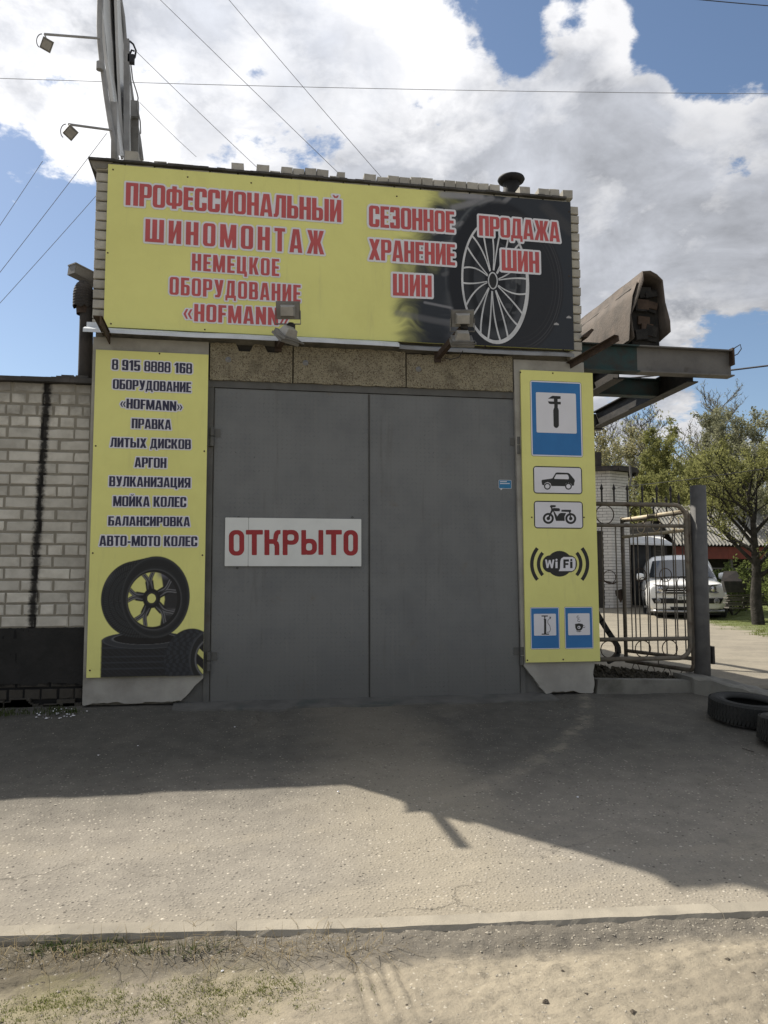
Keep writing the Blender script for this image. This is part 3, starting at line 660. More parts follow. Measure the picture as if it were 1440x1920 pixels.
# ------------------------------------------------------------------ lettering
s_, hb = .205, .145
def rr(x0, y0, x1, y1, r=.12, n=4):
    r = min(r, (x1-x0)/2, (y1-y0)/2); o = []
    for cx, cy, a0 in ((x1-r, y1-r, 0), (x0+r, y1-r, 90), (x0+r, y0+r, 180), (x1-r, y0+r, 270)):
        for i in range(n+1): a = R_(a0+90*i/n); o.append((cx+r*math.cos(a), cy+r*math.sin(a)))
    return o
def rc(x0, y0, x1, y1): return [(x0, y0), (x1, y0), (x1, y1), (x0, y1)]
def P(pts, *holes): return (pts, list(holes))
def bowl(x0, y0, x1, y1, r=.14, st=.19): return P(rr(x0, y0, x1, y1, r), rr(x0+st, y0+hb*.85, x1-st, y1-hb*.85, .04))
def csh(x0, y0, x1, y1, g0, g1, flip=False, r=.14):
    q = rr(x0, y0, x1, y1, r); n = 5
    # order: top-right arc, top-left, bottom-left, bottom-right; opening on the right
    o = [(x1, g1)]+q+[(x1, g0), (x1-s_, g0)]
    o += [(x1-s_, y0+hb), (x0+s_, y0+hb), (x0+s_, y1-hb), (x1-s_, y1-hb), (x1-s_, g1)]
    if flip: o = [(x0+x1-a, b) for a, b in o]
    return P(o)
V = lambda x, w=s_: P(rc(x, 0, x+w, 1))
Hh = lambda x0, x1, y0, y1: P(rc(x0, y0, x1, y1))
w_ = .53
G = {
 'П': (w_, [V(0), V(w_-s_), Hh(0, w_, 1-hb, 1)]), 'Р': (w_, [V(0), bowl(0, .38, w_, 1)]), 'О': (w_, [bowl(0, 0, w_, 1)]),
 'Ф': (.70, [P(rr(0, .13, .70, .87, .14), rr(.17, .26, .53, .74, .04)), P(rc(.25, 0, .45, 1))]),
 'Е': (.44, [V(0), Hh(0, .44, 1-hb, 1), Hh(0, .41, .43, .57), Hh(0, .44, 0, hb)]), 'С': (w_, [csh(0, 0, w_, 1, .37, .62)]),
 'И': (w_, [V(0), V(w_-s_), P([(s_-.03, .0), (s_-.03, .36), (w_-s_+.03, 1), (w_-s_+.03, .64)])]),
 'Й': (w_, [V(0), V(w_-s_), P([(s_-.03, .0), (s_-.03, .36), (w_-s_+.03, 1), (w_-s_+.03, .64)]), P([(.12, 1.2), (.19, 1.08), (.34, 1.08), (.41, 1.2), (.33, 1.2), (.29, 1.15), (.24, 1.15), (.20, 1.2)])]),
 'Н': (w_, [V(0), V(w_-s_), Hh(0, w_, .425, .575)]),
 'А': (.57, [P([(0, 0), (.19, 0), (.205, .17), (.365, .17), (.38, 0), (.57, 0), (.42, 1), (.15, 1)], [(.225, .31), (.345, .31), (.285, .80)])]),
 'Л': (.56, [V(.56-s_), Hh(.12, .56, 1-hb, 1), P([(0, 0), (.0, .13), (.06, .16), (.12, 1), (.27, 1), (.24, .14), (.16, .01)])]),
 'Ь': (.51, [V(0), bowl(0, 0, .51, .58)]), 'Ы': (.78, [V(0), bowl(0, 0, .51, .58), V(.575)]),
 'Ш': (.78, [V(0, .2), V(.29, .2), V(.58, .2), Hh(0, .78, 0, hb)]),
 'М': (.70, [V(0, .18), V(.52, .18), P([(.0, 1), (.235, 1), (.405, .0), (.295, .0)]), P([(.465, 1), (.70, 1), (.405, .0), (.295, .0)])]),
 'Т': (.47, [Hh(0, .47, 1-hb, 1), V(.135, .2)]),
 'Ж': (.78, [V(.30, .18), P([(.02, 1), (.21, 1), (.33, .50), (.19, .46)]), P([(.0, 0), (.19, 0), (.33, .5), (.19, .55)]), P([(.76, 1), (.57, 1), (.45, .50), (.59, .46)]), P([(.78, 0), (.59, 0), (.45, .5), (.59, .55)])]),
 'К': (.56, [V(0), P([(s_-.03, .38), (.33, 1), (.54, 1), (.37, .44)]), P([(s_, .56), (.36, .64), (.57, 0), (.35, 0)])]),
 'Ц': (.60, [V(0), V(w_-s_), Hh(0, w_+.06, 0, hb), Hh(w_-.09, w_+.07, -.17, .05)]),
 'Б': (.51, [V(0), Hh(0, .47, 1-hb, 1), bowl(0, 0, .51, .60)]),
 'У': (.54, [P([(0, 1), (.205, 1), (.36, .30), (.20, .26)]), P([(.54, 1), (.34, 1), (.16, .0), (.30, .0), (.38, .12)]), Hh(.06, .27, 0, .13)]),
 'Д': (.62, [P([(.06, .1), (.22, .1), (.27, 1), (.13, 1)]), Hh(.13, .54, 1-hb, 1), P(rc(.54-s_, .05, .54, 1)), Hh(0, .62, 0, .15), Hh(0, .12, -.15, .03), Hh(.50, .62, -.15, .03)]),
 'В': (.53, [V(0), bowl(0, .45, .51, 1, .12), bowl(0, 0, .53, .57, .12)]),
 'З': (.50, [P(rr(0, .855, .49, 1, .07)), Hh(.285, .49, .5, .93), Hh(0, .2, .75, .93), Hh(.14, .44, .43, .575), Hh(.295, .50, .07, .5), P(rr(0, 0, .50, .145, .07)), Hh(0, .2, .07, .27)]),
 'Х': (.57, [P([(.01, 1), (.21, 1), (.57, 0), (.36, 0)]), P([(.56, 1), (.36, 1), (0, 0), (.21, 0)])]),
 'Г': (.41, [V(0), Hh(0, .41, 1-hb, 1)]), 'Я': (.54, [V(.54-s_), bowl(0, .40, .54, 1), P([(0, 0), (.2, 0), (.36, .46), (.17, .46)])]),
 'H': (w_, [V(0), V(w_-s_), Hh(0, w_, .425, .575)]), 'O': (w_, [bowl(0, 0, w_, 1)]), 'F': (.42, [V(0), Hh(0, .42, 1-hb, 1), Hh(0, .39, .42, .57)]),
 'M': None, 'A': None, 'N': (.55, [V(0, .19), V(.36, .19), P([(.0, 1), (.2, 1), (.55, 0), (.35, 0)])]),
 '«': (.46, [P([(0, .40), (.14, .68), (.24, .68), (.12, .40)]), P([(0, .40), (.14, .12), (.24, .12), (.12, .40)]), P([(.22, .40), (.36, .68), (.46, .68), (.34, .40)]), P([(.22, .40), (.36, .12), (.46, .12), (.34, .40)])]),
 '8': (.5, [bowl(.01, .46, .49, 1, .13, .165), bowl(0, 0, .5, .58, .14, .165)]), '1': (.36, [V(.14, .2), P([(0, .72), (.0, .84), (.16, 1), (.2, 1), (.2, .78)])]),
 '9': (.5, [bowl(0, .38, .5, 1), P(rc(.5-s_, .1, .5, .8)), P(rr(0, 0, .5, .16, .07)), P(rc(0, .07, s_, .28))]),
 '6': (.5, [bowl(0, 0, .5, .62), P(rc(0, .2, s_, .9)), P(rr(0, .84, .5, 1, .07)), P(rc(.5-s_, .72, .5, .93))]),
 '5': (.5, [Hh(0, .47, 1-hb, 1), P(rc(0, .45, .19, 1)), csh(0, 0, .5, .62, .22, .36, True), Hh(.0, .2, .42, .56)]),
 '-': (.30, [Hh(0.02, .28, .30, .46)]), ' ': (.22, []),
}
G['M'] = G['М']; G['A'] = G['А']
G['»'] = (.46, [([(.46-a, b) for a, b in p[0]], []) for p in G['«'][1]])
def hull(pts):
    pts = sorted(set((round(a, 6), round(b, 6)) for a, b in pts)); cr = lambda o, a, b: (a[0]-o[0])*(b[1]-o[1])-(a[1]-o[1])*(b[0]-o[0])
    lo = []
    for p in pts:
        while len(lo) > 1 and cr(lo[-2], lo[-1], p) <= 0: lo.pop()
        lo.append(p)
    up = []
    for p in reversed(pts):
        while len(up) > 1 and cr(up[-2], up[-1], p) <= 0: up.pop()
        up.append(p)
    return lo[:-1]+up[:-1]
def grow(h, d):                                   # convex outline grown by d with rounded corners
    return hull([(x+d*math.cos(a), z+d*math.sin(a)) for x, z in h for a in [2*math.pi*i/10 for i in range(10)]])
def flat(mb, outer, holes, y):
    loops = [outer]+holes; allp = [p for l in loops for p in l]; b = len(mb.v)
    tr = tessellate_polygon([[Vector((a, c, 0)) for a, c in l] for l in loops])
    mb.v += [(a, y, c) for a, c in allp]
    for t in tr:
        (ax, az), (bx, bz), (cx, cz) = (allp[i] for i in t)
        if (bx-ax)*(cz-az)-(bz-az)*(cx-ax) < 0: t = t[::-1]
        mb.f.append(tuple(b+i for i in t))
def textline(txt, pl, pr, parent, mat, Y, halo=.085, track=.075, halomat='halo'):
    # pl = (x, ytop, ybottom) of the left end in the photo, pr of the right end
    a0 = at(pl[0], pl[1], Y); a1 = at(pl[0], pl[2], Y); b0 = at(pr[0], pr[1], Y); b1 = at(pr[0], pr[2], Y)
    X0, X1 = (a0[0]+a1[0])/2, (b0[0]+b1[0])/2
    tot = sum(G[c][0] for c in txt)+track*(len(txt)-1); sx = (X1-X0)/tot
    fm, hm = MB(), MB(); x = 0
    for ci, c in enumerate(txt):
        wd, pcs = G[c]
        def T(p):
            X_ = X0+(x+p[0])*sx; t = (X_-X0)/(X1-X0); zb = a1[2]+(b1[2]-a1[2])*t; zt = a0[2]+(b0[2]-a0[2])*t
            return (X_, zb+(zt-zb)*p[1])
        for k_, (o, hs) in enumerate(pcs):
            flat(fm, [T(p) for p in o], [[T(p) for p in h] for h in hs], Y-.0022-.00016*k_)
            if halo:
                hh_ = grow(hull([T(p) for p in o]), halo*(a0[2]-a1[2]))
                flat(hm, hh_, [], Y-.0004-.00013*k_-.00006*(ci % 2))
        x += wd+track
    if halo: hm.build('lettering_outline', halomat, parent)
    return fm.build('lettering', mat, parent)

def printmesh(name, parent, x0, x1, z0, z1, nx, nz, fn, Y):
    X, Z = np.meshgrid(np.linspace(x0, x1, nx+1), np.linspace(z0, z1, nz+1)); V = np.stack([X, np.full_like(X, Y), Z], -1).reshape(-1, 3)
    I = np.arange(V.shape[0]).reshape(nz+1, nx+1); F = np.stack([I[:-1, :-1], I[:-1, 1:], I[1:, 1:], I[1:, :-1]], -1).reshape(-1, 4)
    loc = ((x0+x1)/2, Y, z0); o = npmesh(name, V, F, 'print', parent, loc)
    a = o.data.color_attributes.new('print', 'FLOAT_COLOR', 'POINT'); c = np.ones((V.shape[0], 4)); c[:, :3] = fn(X, Z).reshape(-1, 3); a.data.foreach_set('color', c.ravel()); return o
YEL = np.array([.72, .71, .242])
def mixc(c, col, a): return c*(1-a[..., None])+np.array(col)*a[..., None]

def screws(parent, pts, Y, mat='rust'):
    for px, py in pts:
        c = at(px, py, Y); MB().lathe([(0, -.004), (.006, -.003), (.0075, 0), (.0075, .002)], (c[0], Y-.001, c[2]), 8, 'y').build('screw', mat, parent, smooth=True)

# ---- big banner
BY = -.035
bx0, bx1, bz0, bz1 = -1.135, 3.083, 3.176, 4.615
ban = E('shop_banner', (.97, BY, bz0), 'wide yellow banner about tyre fitting, printed with a silver alloy wheel, across the parapet', 'banner')
XS = 1.30
MB().box(bx0, XS, BY, BY+.02, bz0, bz1).build('banner_sheet', 'yellow', ban)
MB().box(XS, bx1, BY+.001, BY+.02, bz0, bz1).build('banner_backing', 'yellow', ban)
WC = at(640+865/3, 300+681/3, BY); WT = at(640+865/3, 300+335/3, BY); WR = at(640+1050/3, 300+681/3, BY); WB = at(640+865/3, 300+1030/3, BY)
wcx, wcz, wa, wb = WC[0], (WT[2]+WB[2])/2, WR[0]-WC[0], (WT[2]-WB[2])/2
def banprint(X, Z):
    c = np.broadcast_to(YEL, X.shape+(3,)).copy(); u = (X-XS)/(bx1-XS); v = (Z-bz0)/(bz1-bz0)
    n = fbm(X*2.2+3, Z*7+fbm(X*4, Z*4, 2)*2, 5, .6); n2 = fbm(X*7, Z*7+9, 5); st = fbm(X*2.2+7, Z*26, 4)
    edge = .10+(n-.5)*.34+.20*sst(.55, 1.0, v)-.06*sst(.5, .2, v)
    k = sst(edge-.13, edge+.12, u)*(1-.25*sst(.25, 0, v))*sst(0, .07, u)
    c = mixc(c, (.115, .125, .07), k*.75); c = mixc(c, (.026, .03, .036), sst(edge-.06, edge+.16, u)*sst(0, .07, u))
    # grille and light streaks of the car's nose
    body = sst(.28, .4, u)*sst(.60, .50, u)
    c = mixc(c, (.16, .165, .17), body*sst(.46, .66, n2)*.7)
    c = mixc(c, (.10, .11, .12), sst(.22, .4, u)*sst(.62, .5, u)*sst(.55, .68, st)*sst(.3, .2, v)*.9)
    sweep = np.abs((v-1.02)-(-.9)*(u-.36)**.5*np.where(u > .36, 1, 0))
    def streak(p, q, wd, col, al, c):
        P0, P1 = np.array(p), np.array(q); dx = P1-P0; t = np.clip(((u-P0[0])*dx[0]+(v-P0[1])*dx[1])/(dx@dx), 0, 1); d = np.hypot(u-P0[0]-t*dx[0], (v-P0[1]-t*dx[1]))
        return mixc(c, col, sst(wd, wd*.3, d)*al)
    c0_ = c
    for p, q, wd, g, al in (((.30, .98), (.50, .99), .035, .30, .8), ((.36, .90), (.56, .98), .03, .25, .7), ((.50, .80), (.66, 1.0), .02, .22, .8), ((.44, .74), (.60, .96), .035, .16, .8), ((.25, .72), (.40, .80), .022, .28, .6),
                        ((.18, .60), (.34, .66), .03, .20, .5), ((.30, .45), (.44, .52), .02, .13, .6), ((.06, .18), (.40, .12), .03, .16, .5), ((.2, .26), (.42, .22), .012, .30, .6), ((.62, .62), (.80, .64), .04, .07, .5),
                        ((.86, .95), (1., .80), .05, .05, .8), ((.52, .62), (.44, .40), .02, .12, .6)):
        c = streak(p, q, wd, (g, g, g*1.04), al, c)
    # front wing and wheel arch
    e2 = np.hypot((X-wcx-.06)/(wa*1.55), (Z-wcz)/(wb*1.27)); c = mixc(c, (.012, .013, .016), sst(1.06, .98, e2)); c = mixc(c, (.10, .11, .115), np.exp(-((e2-1.07)/.018)**2)*.8*sst(.1, -.3, (X-wcx))*sst(-.3, .3, Z-wcz))
    # tyre and rim well
    e1 = np.hypot((X-wcx-.18)/(wa*1.52), (Z-wcz)/(wb*1.14)); c = mixc(c, (.020, .021, .024), sst(1.03, .99, e1))
    for q, g in ((.93, .07), (.86, .045), (.97, .06), (.80, .035)): c = mixc(c, (g, g, g*1.05), np.exp(-((e1-q)/.007)**2)*sst(.1, .5, X-wcx)*.8)
    e = np.hypot((X-wcx)/wa, (Z-wcz)/wb); c = mixc(c, (.010, .011, .013), sst(1.0, .98, e)); th0 = np.arctan2((Z-wcz)/wb, (X-wcx)/wa)
    c = mixc(c, (.075, .08, .088), sst(.98, .90, e)*sst(.72, .86, e)*(.35+.65*sst(-.2, 1, np.cos(th0+.5)))*.8)
    c = mixc(c, (.05, .054, .06), sst(.66, .62, e)*sst(.28, .34, e)*(.4+.6*sst(-.3, 1, np.cos(th0*2-.6)))*.7); c = mixc(c, (.12, .125, .13), np.exp(-((e-.64)/.012)**2)*.5*sst(-.2, .8, np.cos(th0)))
    c = mixc(c, (.13, .135, .14), sst(.95, .7, e)*sst(.56, .66, fbm(X*16, Z*16, 4))*sst(0, .25, X-wcx)*.6)
    for tu, tv in ((.905, .165), (.975, .215)): c = mixc(c, (.45, .45, .45), (np.abs(u-tu)+np.abs(v-tv)*1.2 < .016)*(v-tv > -.006)*.8)
    return c
pm = printmesh('printed_photo', ban, XS, bx1, bz0, bz1, 300, 240, banprint, BY)
def strip(mb, pts, wd, Y):
    pts = [np.array(p) for p in pts]; b = len(mb.v)
    for i, p in enumerate(pts):
        d = pts[min(i+1, len(pts)-1)]-pts[max(i-1, 0)]; d /= np.linalg.norm(d)+1e-9; n = np.array([-d[1], d[0]]); ww = wd[i] if hasattr(wd, '__len__') else wd
        for s2 in (-1, 1): q = p+n*s2*ww/2; mb.v.append((q[0], Y, q[1]))
    for i in range(len(pts)-1): mb.f.append((b+2*i, b+2*i+2, b+2*i+3, b+2*i+1))
MT['rimsilver'] = M('printed_silver', (.62, .63, .64), (.46, .47, .48), 6, .45, 0)
hx, hz = wcx-.022, wcz-.0
sp = MB(); nsp = 10
for i in range(nsp):
    a0 = 2*math.pi*(i+.25)/nsp
    for dl in (-.10, .10):
        pts = []
        for t in np.linspace(0, 1, 9):
            rr_ = .17+.80*t; a = a0+dl*(.55+1.35*t**1.5)+.10*t
            pts.append((hx*(1-t)+wcx*t+wa*rr_*math.cos(a), hz*(1-t)+wcz*t+wb*rr_*math.sin(a)))
        strip(sp, pts, list(np.linspace(.010, .017, 9)), BY-.0007-.00005*(i*2+(dl > 0)))
sp.build('wheel_spokes', 'rimsilver', ban)
rim = MB()
strip(rim, [(wcx+wa*.985*math.cos(a), wcz+wb*.985*math.sin(a)) for a in np.linspace(0, 2*math.pi, 73)], [.020+.018*max(0, math.cos(a+.9)) for a in np.linspace(0, 2*math.pi, 73)], BY-.0018)
strip(rim, [(hx+wa*.13*math.cos(a), hz+wb*.13*math.sin(a)) for a in np.linspace(0, 2*math.pi, 33)], .012, BY-.0018)
rim.build('wheel_rim', 'rimsilver', ban)
hb_ = MB(); flat(hb_, [(hx+wa*.115*math.cos(a), hz+wb*.115*math.sin(a)) for a in np.linspace(0, 2*math.pi, 25)[:-1]], [], BY-.0021); hb_.build('wheel_hub', 'black', ban)
TL = [('ПРОФЕССИОНАЛЬНЫЙ', (236, 342, 384.5), (640, 375.5, 417), .05), ('ШИНОМОНТАЖ', (272.5, 410.5, 453), (608, 433.5, 477.5), .20), ('НЕМЕЦКОЕ', (360, 475.5, 506.8), (523.5, 486, 518.2), .13),
      ('ОБОРУДОВАНИЕ', (318, 519, 552.3), (563.5, 534.8, 566.7), .12), ('«HOFMANN»', (344, 569, 601.5), (541, 578, 611), .10), ('СЕЗОННОЕ', (691.8, 385, 425), (851.5, 397, 436.7), .05),
      ('ХРАНЕНИЕ', (691.8, 447.7, 486.7), (853, 458.5, 498), .05), ('ШИН', (736.7, 513, 554), (809.3, 517, 557), .06), ('ПРОДАЖА', (898, 404, 441.5), (1049.3, 417, 454), .04), ('ШИН', (940.5, 467.7, 507), (1010.7, 473, 511.7), .06)]
for i, (t, a, b, tk) in enumerate(TL): textline(t, a, b, ban, 'red', BY-.0022, .10 if i > 4 else .085, tk)
screws(ban, ((212, 318), (352, 332), (471, 343), (744, 368), (202, 474), (208, 607), (384, 618), (1067, 397), (1067, 518), (1056, 656), (910, 649)), BY)

# ---- left sign panel
LY = -.03
lx0, lx1, lz0, lz1 = -1.192, -.262, .244, 2.976
ls = E('service_sign', (-.73, LY, lz0), 'tall yellow sign listing services above printed tyres, left of the gate', 'sign')
ZP = at(270, 1036, LY)[2]
bl = at(163, 1270, LY); br = at(382, 1266, LY); tl = at(181, 657, LY); trr = at(390, 667, LY)
MB().box(lx0, lx1, LY, LY+.02, ZP, lz1).build('sign_sheet', 'yellow', ls)
MB().box(lx0, lx1, LY+.001, LY+.02, lz0, ZP).build('sign_backing', 'yellow', ls)
def zp(x, y): q = at(160+x/6, 1020+y/6, LY); return q[0], q[2]
def tyreprint(X, Z):
    c = np.broadcast_to(YEL, X.shape+(3,)).copy()
    def ell(x0, y0, x1, y1):
        a = zp(x0, (y0+y1)/2); b = zp(x1, (y0+y1)/2); t = zp((x0+x1)/2, y0); q = zp((x0+x1)/2, y1)
        return (a[0]+b[0])/2, (t[1]+q[1])/2, (b[0]-a[0])/2, (t[1]-q[1])/2
    E_ = lambda e: np.hypot((X-e[0])/e[2], (Z-e[1])/e[3])
    def rect(x0, y0, x1, y1, soft=.008):
        a = zp(x0, y0); b = zp(x1, y1)
        return sst(a[0]-soft, a[0]+soft*.2, X)*sst(b[0]+soft, b[0]-soft*.2, X)*sst(b[1]-soft, b[1]+soft*.2, Z)*sst(a[1]+soft, a[1]-soft*.2, Z)
    n = fbm(X*60, Z*60, 3)
    tread = .5+.5*np.sin(X*120+np.sin(Z*40)*2)*np.sin(Z*90)
    # lower tyre lying flat
    lo = ell(185, 985, 1160, 1180); bod = rect(188, 1085, 1170, 1480, .012)
    c = mixc(c, (.014, .015, .017), bod); 
    for y_ in (1165, 1265, 1330, 1400): zz = zp(600, y_)[1]; c = mixc(c, (.032, .036, .044), bod*np.exp(-((Z-zz)/.006)**2)*.9)
    dg = np.abs(((X*1.0+Z*1.4)*22) % 1-.5); c = mixc(c, (.035, .04, .05), bod*sst(.12, .06, dg)*.4*sst(zp(0, 1180)[1], zp(0, 1200)[1], Z)); 
    e = E_(lo); c = mixc(c, (.030, .033, .038), sst(1.02, .98, e)); c = mixc(c, (.075, .08, .085), np.exp(-((e-.97)/.025)**2)*.7)
    e = E_(ell(310, 1000, 1030, 1130)); c = mixc(c, (.14, .145, .15), np.exp(-((e-1)/.05)**2)*.8); c = mixc(c, (.008, .008, .009), sst(1., .96, e))
    # right tyre, cut by the panel edge
    e = E_(ell(880, 950, 1500, 1700)); c = mixc(c, (.017, .019, .023), sst(1.01, .985, e)); c = mixc(c, (.04, .046, .055), sst(1., .98, e)*sst(.45, .6, tread)*.5)
    e = E_(ell(1180, 985, 1620, 1600)); c = mixc(c, (.05, .054, .06), np.exp(-((e-1)/.07)**2)); c = mixc(c, (.016, .017, .018), sst(1., .97, e))
    e = E_(ell(1238, 1060, 1640, 1520)); c = mixc(c, (.20, .205, .21), np.exp(-((e-1)/.04)**2)*.7); c = mixc(c, YEL*.8, sst(.96, .90, e)*(np.abs(((X+Z)*7) % 1-.5) > .3)); c = mixc(c, (.01, .01, .012), sst(.96, .9, e)*(np.abs(((X+Z)*7) % 1-.5) <= .3))
    # upright tyre
    side = ell(400, 138, 1175, 1060)
    tr_ = ell(175, 190, 960, 1050); bodyt = np.maximum(sst(1.01, .99, E_(side)), sst(1.01, .99, E_(tr_)))
    for q in (.2, .4, .6, .8): bodyt = np.maximum(bodyt, sst(1.01, .99, E_([side[k_]*q+tr_[k_]*(1-q) for k_ in range(4)])))
    c = mixc(c, (.017, .019, .021), bodyt)
    et = E_(ell(250, 160, 1040, 1055))
    ang = np.arctan2(Z-tr_[1], X-tr_[0]); left = (E_(side) > 1)*bodyt
    gr_ = np.abs((ang*14+E_(tr_)*5) % 1-.5); c = mixc(c, (.055, .06, .065), left*sst(.16, .05, gr_)*.55); c = mixc(c, (.004, .004, .005), left*sst(.08, .02, np.abs((E_(tr_)*7) % 1-.5))*.9)
    c = mixc(c, (.09, .095, .10), left*np.exp(-((ang-2.5)/.25)**2)*sst(.8, 1, E_(tr_))*.4)
    es = E_(side); c = mixc(c, (.055, .058, .06), np.exp(-((es-.97)/.02)**2)*.55); c = mixc(c, (.05, .053, .057), np.exp(-((es-.80)/.05)**2)*sst(.1, -.3, Z-side[1])*.8); c = mixc(c, (.01, .01, .011), sst(.93, .9, es)*sst(.74, .77, es)*.5)
    # rim: open spaces show the yellow sheet
    rim_ = ell(470, 290, 1075, 960); er = E_(rim_)
    c = mixc(c, (.07, .072, .075), np.exp(-((er-1.01)/.03)**2)*.8); c = mixc(c, (.010, .010, .011), sst(1., .98, er))
    hub = zp(745, 612); ax = (X-hub[0])/rim_[2]; az = (Z-hub[1])/rim_[3]; rad = np.hypot(ax, az); th_ = np.arctan2(az, ax)
    inn = sst(.93, .90, np.hypot((X-rim_[0]+.012)/rim_[2], (Z-rim_[1])/rim_[3]))
    op = inn*sst(.30, .34, rad)
    barrel = sst(.05, .12, (X-rim_[0])/rim_[2]-.32+.18*np.abs((Z-rim_[1])/rim_[3]))
    c = mixc(c, YEL*.97, op*(1-barrel)); c = mixc(c, (.022, .022, .024), op*barrel)
    c = mixc(c, (.30, .30, .31), op*barrel*np.exp(-((Z-zp(0, 770)[1])/.018)**2)*.8); c = mixc(c, (.16, .16, .2), op*sst(zp(0, 420)[1], zp(0, 330)[1], Z)*sst(.0, .25, (X-rim_[0])/rim_[2])*.8)
    for k in range(5):
        a = math.radians(100-72*k); d = np.abs((th_-a+math.pi) % (2*math.pi)-math.pi)
        wd = .20*(1-sst(.3, .6, rad)*.35); fork = np.abs(d*rad-(.02+.22*sst(.5, 1., rad)*rad))
        sp_ = np.maximum(sst(.17, .14, d*rad)*sst(.66, .58, rad), sst(.10, .07, fork)*sst(.40, .5, rad))*inn*1.
        c = mixc(c, (.009, .009, .010), sp_); c = mixc(c, (.26, .26, .27), sp_*sst(.035, .01, np.abs(fork-.04))*sst(.35, .55, rad)*.55); c = mixc(c, (.18, .18, .19), sp_*np.exp(-((d*rad-.08)/.018)**2)*sst(.6, .45, rad)*.6)
    c = mixc(c, (.010, .010, .011), sst(.335, .32, rad)); c = mixc(c, YEL*.95, sst(.165, .15, rad)); c = mixc(c, (.06, .06, .065), np.exp(-((rad-.20)/.02)**2)*.4)
    return c
printmesh('printed_tyres', ls, lx0, lx1, lz0, ZP, 220, 250, tyreprint, LY)
LL = [('8 915 8888 168', (210, 673.6, 693), (360.3, 681.7, 700.8), .05), ('ОБОРУДОВАНИЕ', (211.7, 711, 729), (358.3, 717.2, 736), .05), ('«HOFMANN»', (225.5, 746.8, 765), (342, 753.4, 771.5), .05), ('ПРАВКА', (247, 784.5, 802.8), (321, 787.2, 805.8), .05),
      ('ЛИТЫХ ДИСКОВ', (206.8, 820.4, 838), (358, 824.2, 842.4), .05), ('АРГОН', (252.5, 857.3, 876), (312.2, 859, 877.6), .05), ('ВУЛКАНИЗАЦИЯ', (204.8, 892.8, 911.7), (357.2, 896.3, 914.6), .05),
      ('МОЙКА КОЛЕС', (212.3, 930.2, 949), (349.4, 932, 951), .05), ('БАЛАНСИРОВКА', (203, 968, 985.5), (356.3, 969.3, 987), .05), ('АВТО-МОТО КОЛЕС', (186.4, 1004.2, 1023.4), (370, 1005.8, 1024.3), .05)]
for t, a, b, tk in LL: textline(t, a, b, ls, 'navy', LY-.0012, .13, tk)
screws(ls, ((299, 663), (179.5, 836), (383, 846), (174, 1037), (379.5, 1041), (168.5, 1257)), LY)

# ---- right sign panel
RY = -.03
rx0, rx1, rz0, rz1 = 2.556, 3.262, .298, 2.966
rs = E('pictogram_sign', (2.9, RY, rz0), 'tall yellow sign with spanner, car and motorcycle pictograms right of the gate', 'sign')
mb = MB(); n = 12
for j in range(n+1):                       # the sheet bellies out a little near its foot
    z = rz0+(rz1-rz0)*j/n
    mb.v += [(rx0, RY, z), (rx1, RY, z), (rx1, RY+.02, z), (rx0, RY+.02, z)]
for j in range(n):
    for q in range(4): mb.f.append((j*4+q, j*4+(q+1) % 4, (j+1)*4+(q+1) % 4, (j+1)*4+q))
mb.f += [(3, 2, 1, 0), tuple(n*4+q for q in range(4))]
mb.build('sign_sheet', 'yellow', rs)
def za(x, y, o=(960, 680), k=6.): q = at(o[0]+x/k, o[1]+y/k, RY); return q[0], q[2]
def box2(tl_, br_, o): a = za(*tl_, o=o); b = za(*br_, o=o); c = za(br_[0], tl_[1], o=o); d = za(tl_[0], br_[1], o=o); return (a[0]+d[0])/2, (d[1]+b[1])/2, (b[0]+c[0])/2, (a[1]+c[1])/2
def plate(name, b, r, mat, y, g=0.): mb = MB(); flat(mb, rr(b[0]-g, b[1]-g, b[2]+g, b[3]+g, r+g), [], y); return mb.build(name, mat, rs)
def poly(mb, pts, o, y, holes=()): flat(mb, [za(a, b, o=o) for a, b in pts], [[za(a, b, o=o) for a, b in h] for h in holes], y)
def circ(cx, cy, r, n=28, ry=None): return [(cx+r*math.cos(2*math.pi*i/n), cy+(ry or r)*math.sin(2*math.pi*i/n)) for i in range(n)]
O1 = (960, 680); O2 = (960, 1000)
b = box2((212, 213), (786, 1055), O1); plate('service_plate', b, .02, 'black', RY-.0006, .003); plate('service_plate', b, .02, 'halo', RY-.0010); plate('service_plate', b, .012, 'blue', RY-.0014, -.012)
b = box2((272, 341), (722, 792), O1); plate('pictogram_field', b, .012, 'halo', RY-.0018)
mb = MB()
poly(mb, [(403, 405), (445, 378), (455, 373), (546, 378), (546, 408), (512, 410), (512, 440), (548, 441), (548, 470), (514, 470), (514, 505), (525, 535), (527, 710), (514, 730), (497, 736), (480, 730), (467, 712), (463, 535), (474, 505), (474, 467), (430, 466), (413, 458), (403, 435), (470, 438), (470, 407)], O1, RY-.0024)
mb.build('spanner_pictogram', 'black', rs)
for yy in ((1180, 1465), (1570, 1855)):
    b = box2((250 if yy[0] < 1300 else 258, yy[0]), (778 if yy[0] < 1300 else 788, yy[1]), O1)
    plate('pictogram_plate', b, .022, 'black', RY-.0008, .010); plate('pictogram_field', b, .018, 'halo', RY-.0013)
mb = MB()
poly(mb, [(331, 1328), (340, 1318), (430, 1306), (455, 1300), (490, 1240), (510, 1235), (632, 1240), (648, 1250), (700, 1312), (707, 1330), (700, 1350), (696, 1382), (676, 1386), (664, 1362), (635, 1350), (605, 1362), (594, 1390), (442, 1388), (432, 1358), (400, 1343), (370, 1355), (358, 1380), (338, 1374), (334, 1350)], O1, RY-.0018,
     [[(497, 1258), (620, 1258), (633, 1270), (640, 1298), (634, 1312), (478, 1308), (474, 1298)]])
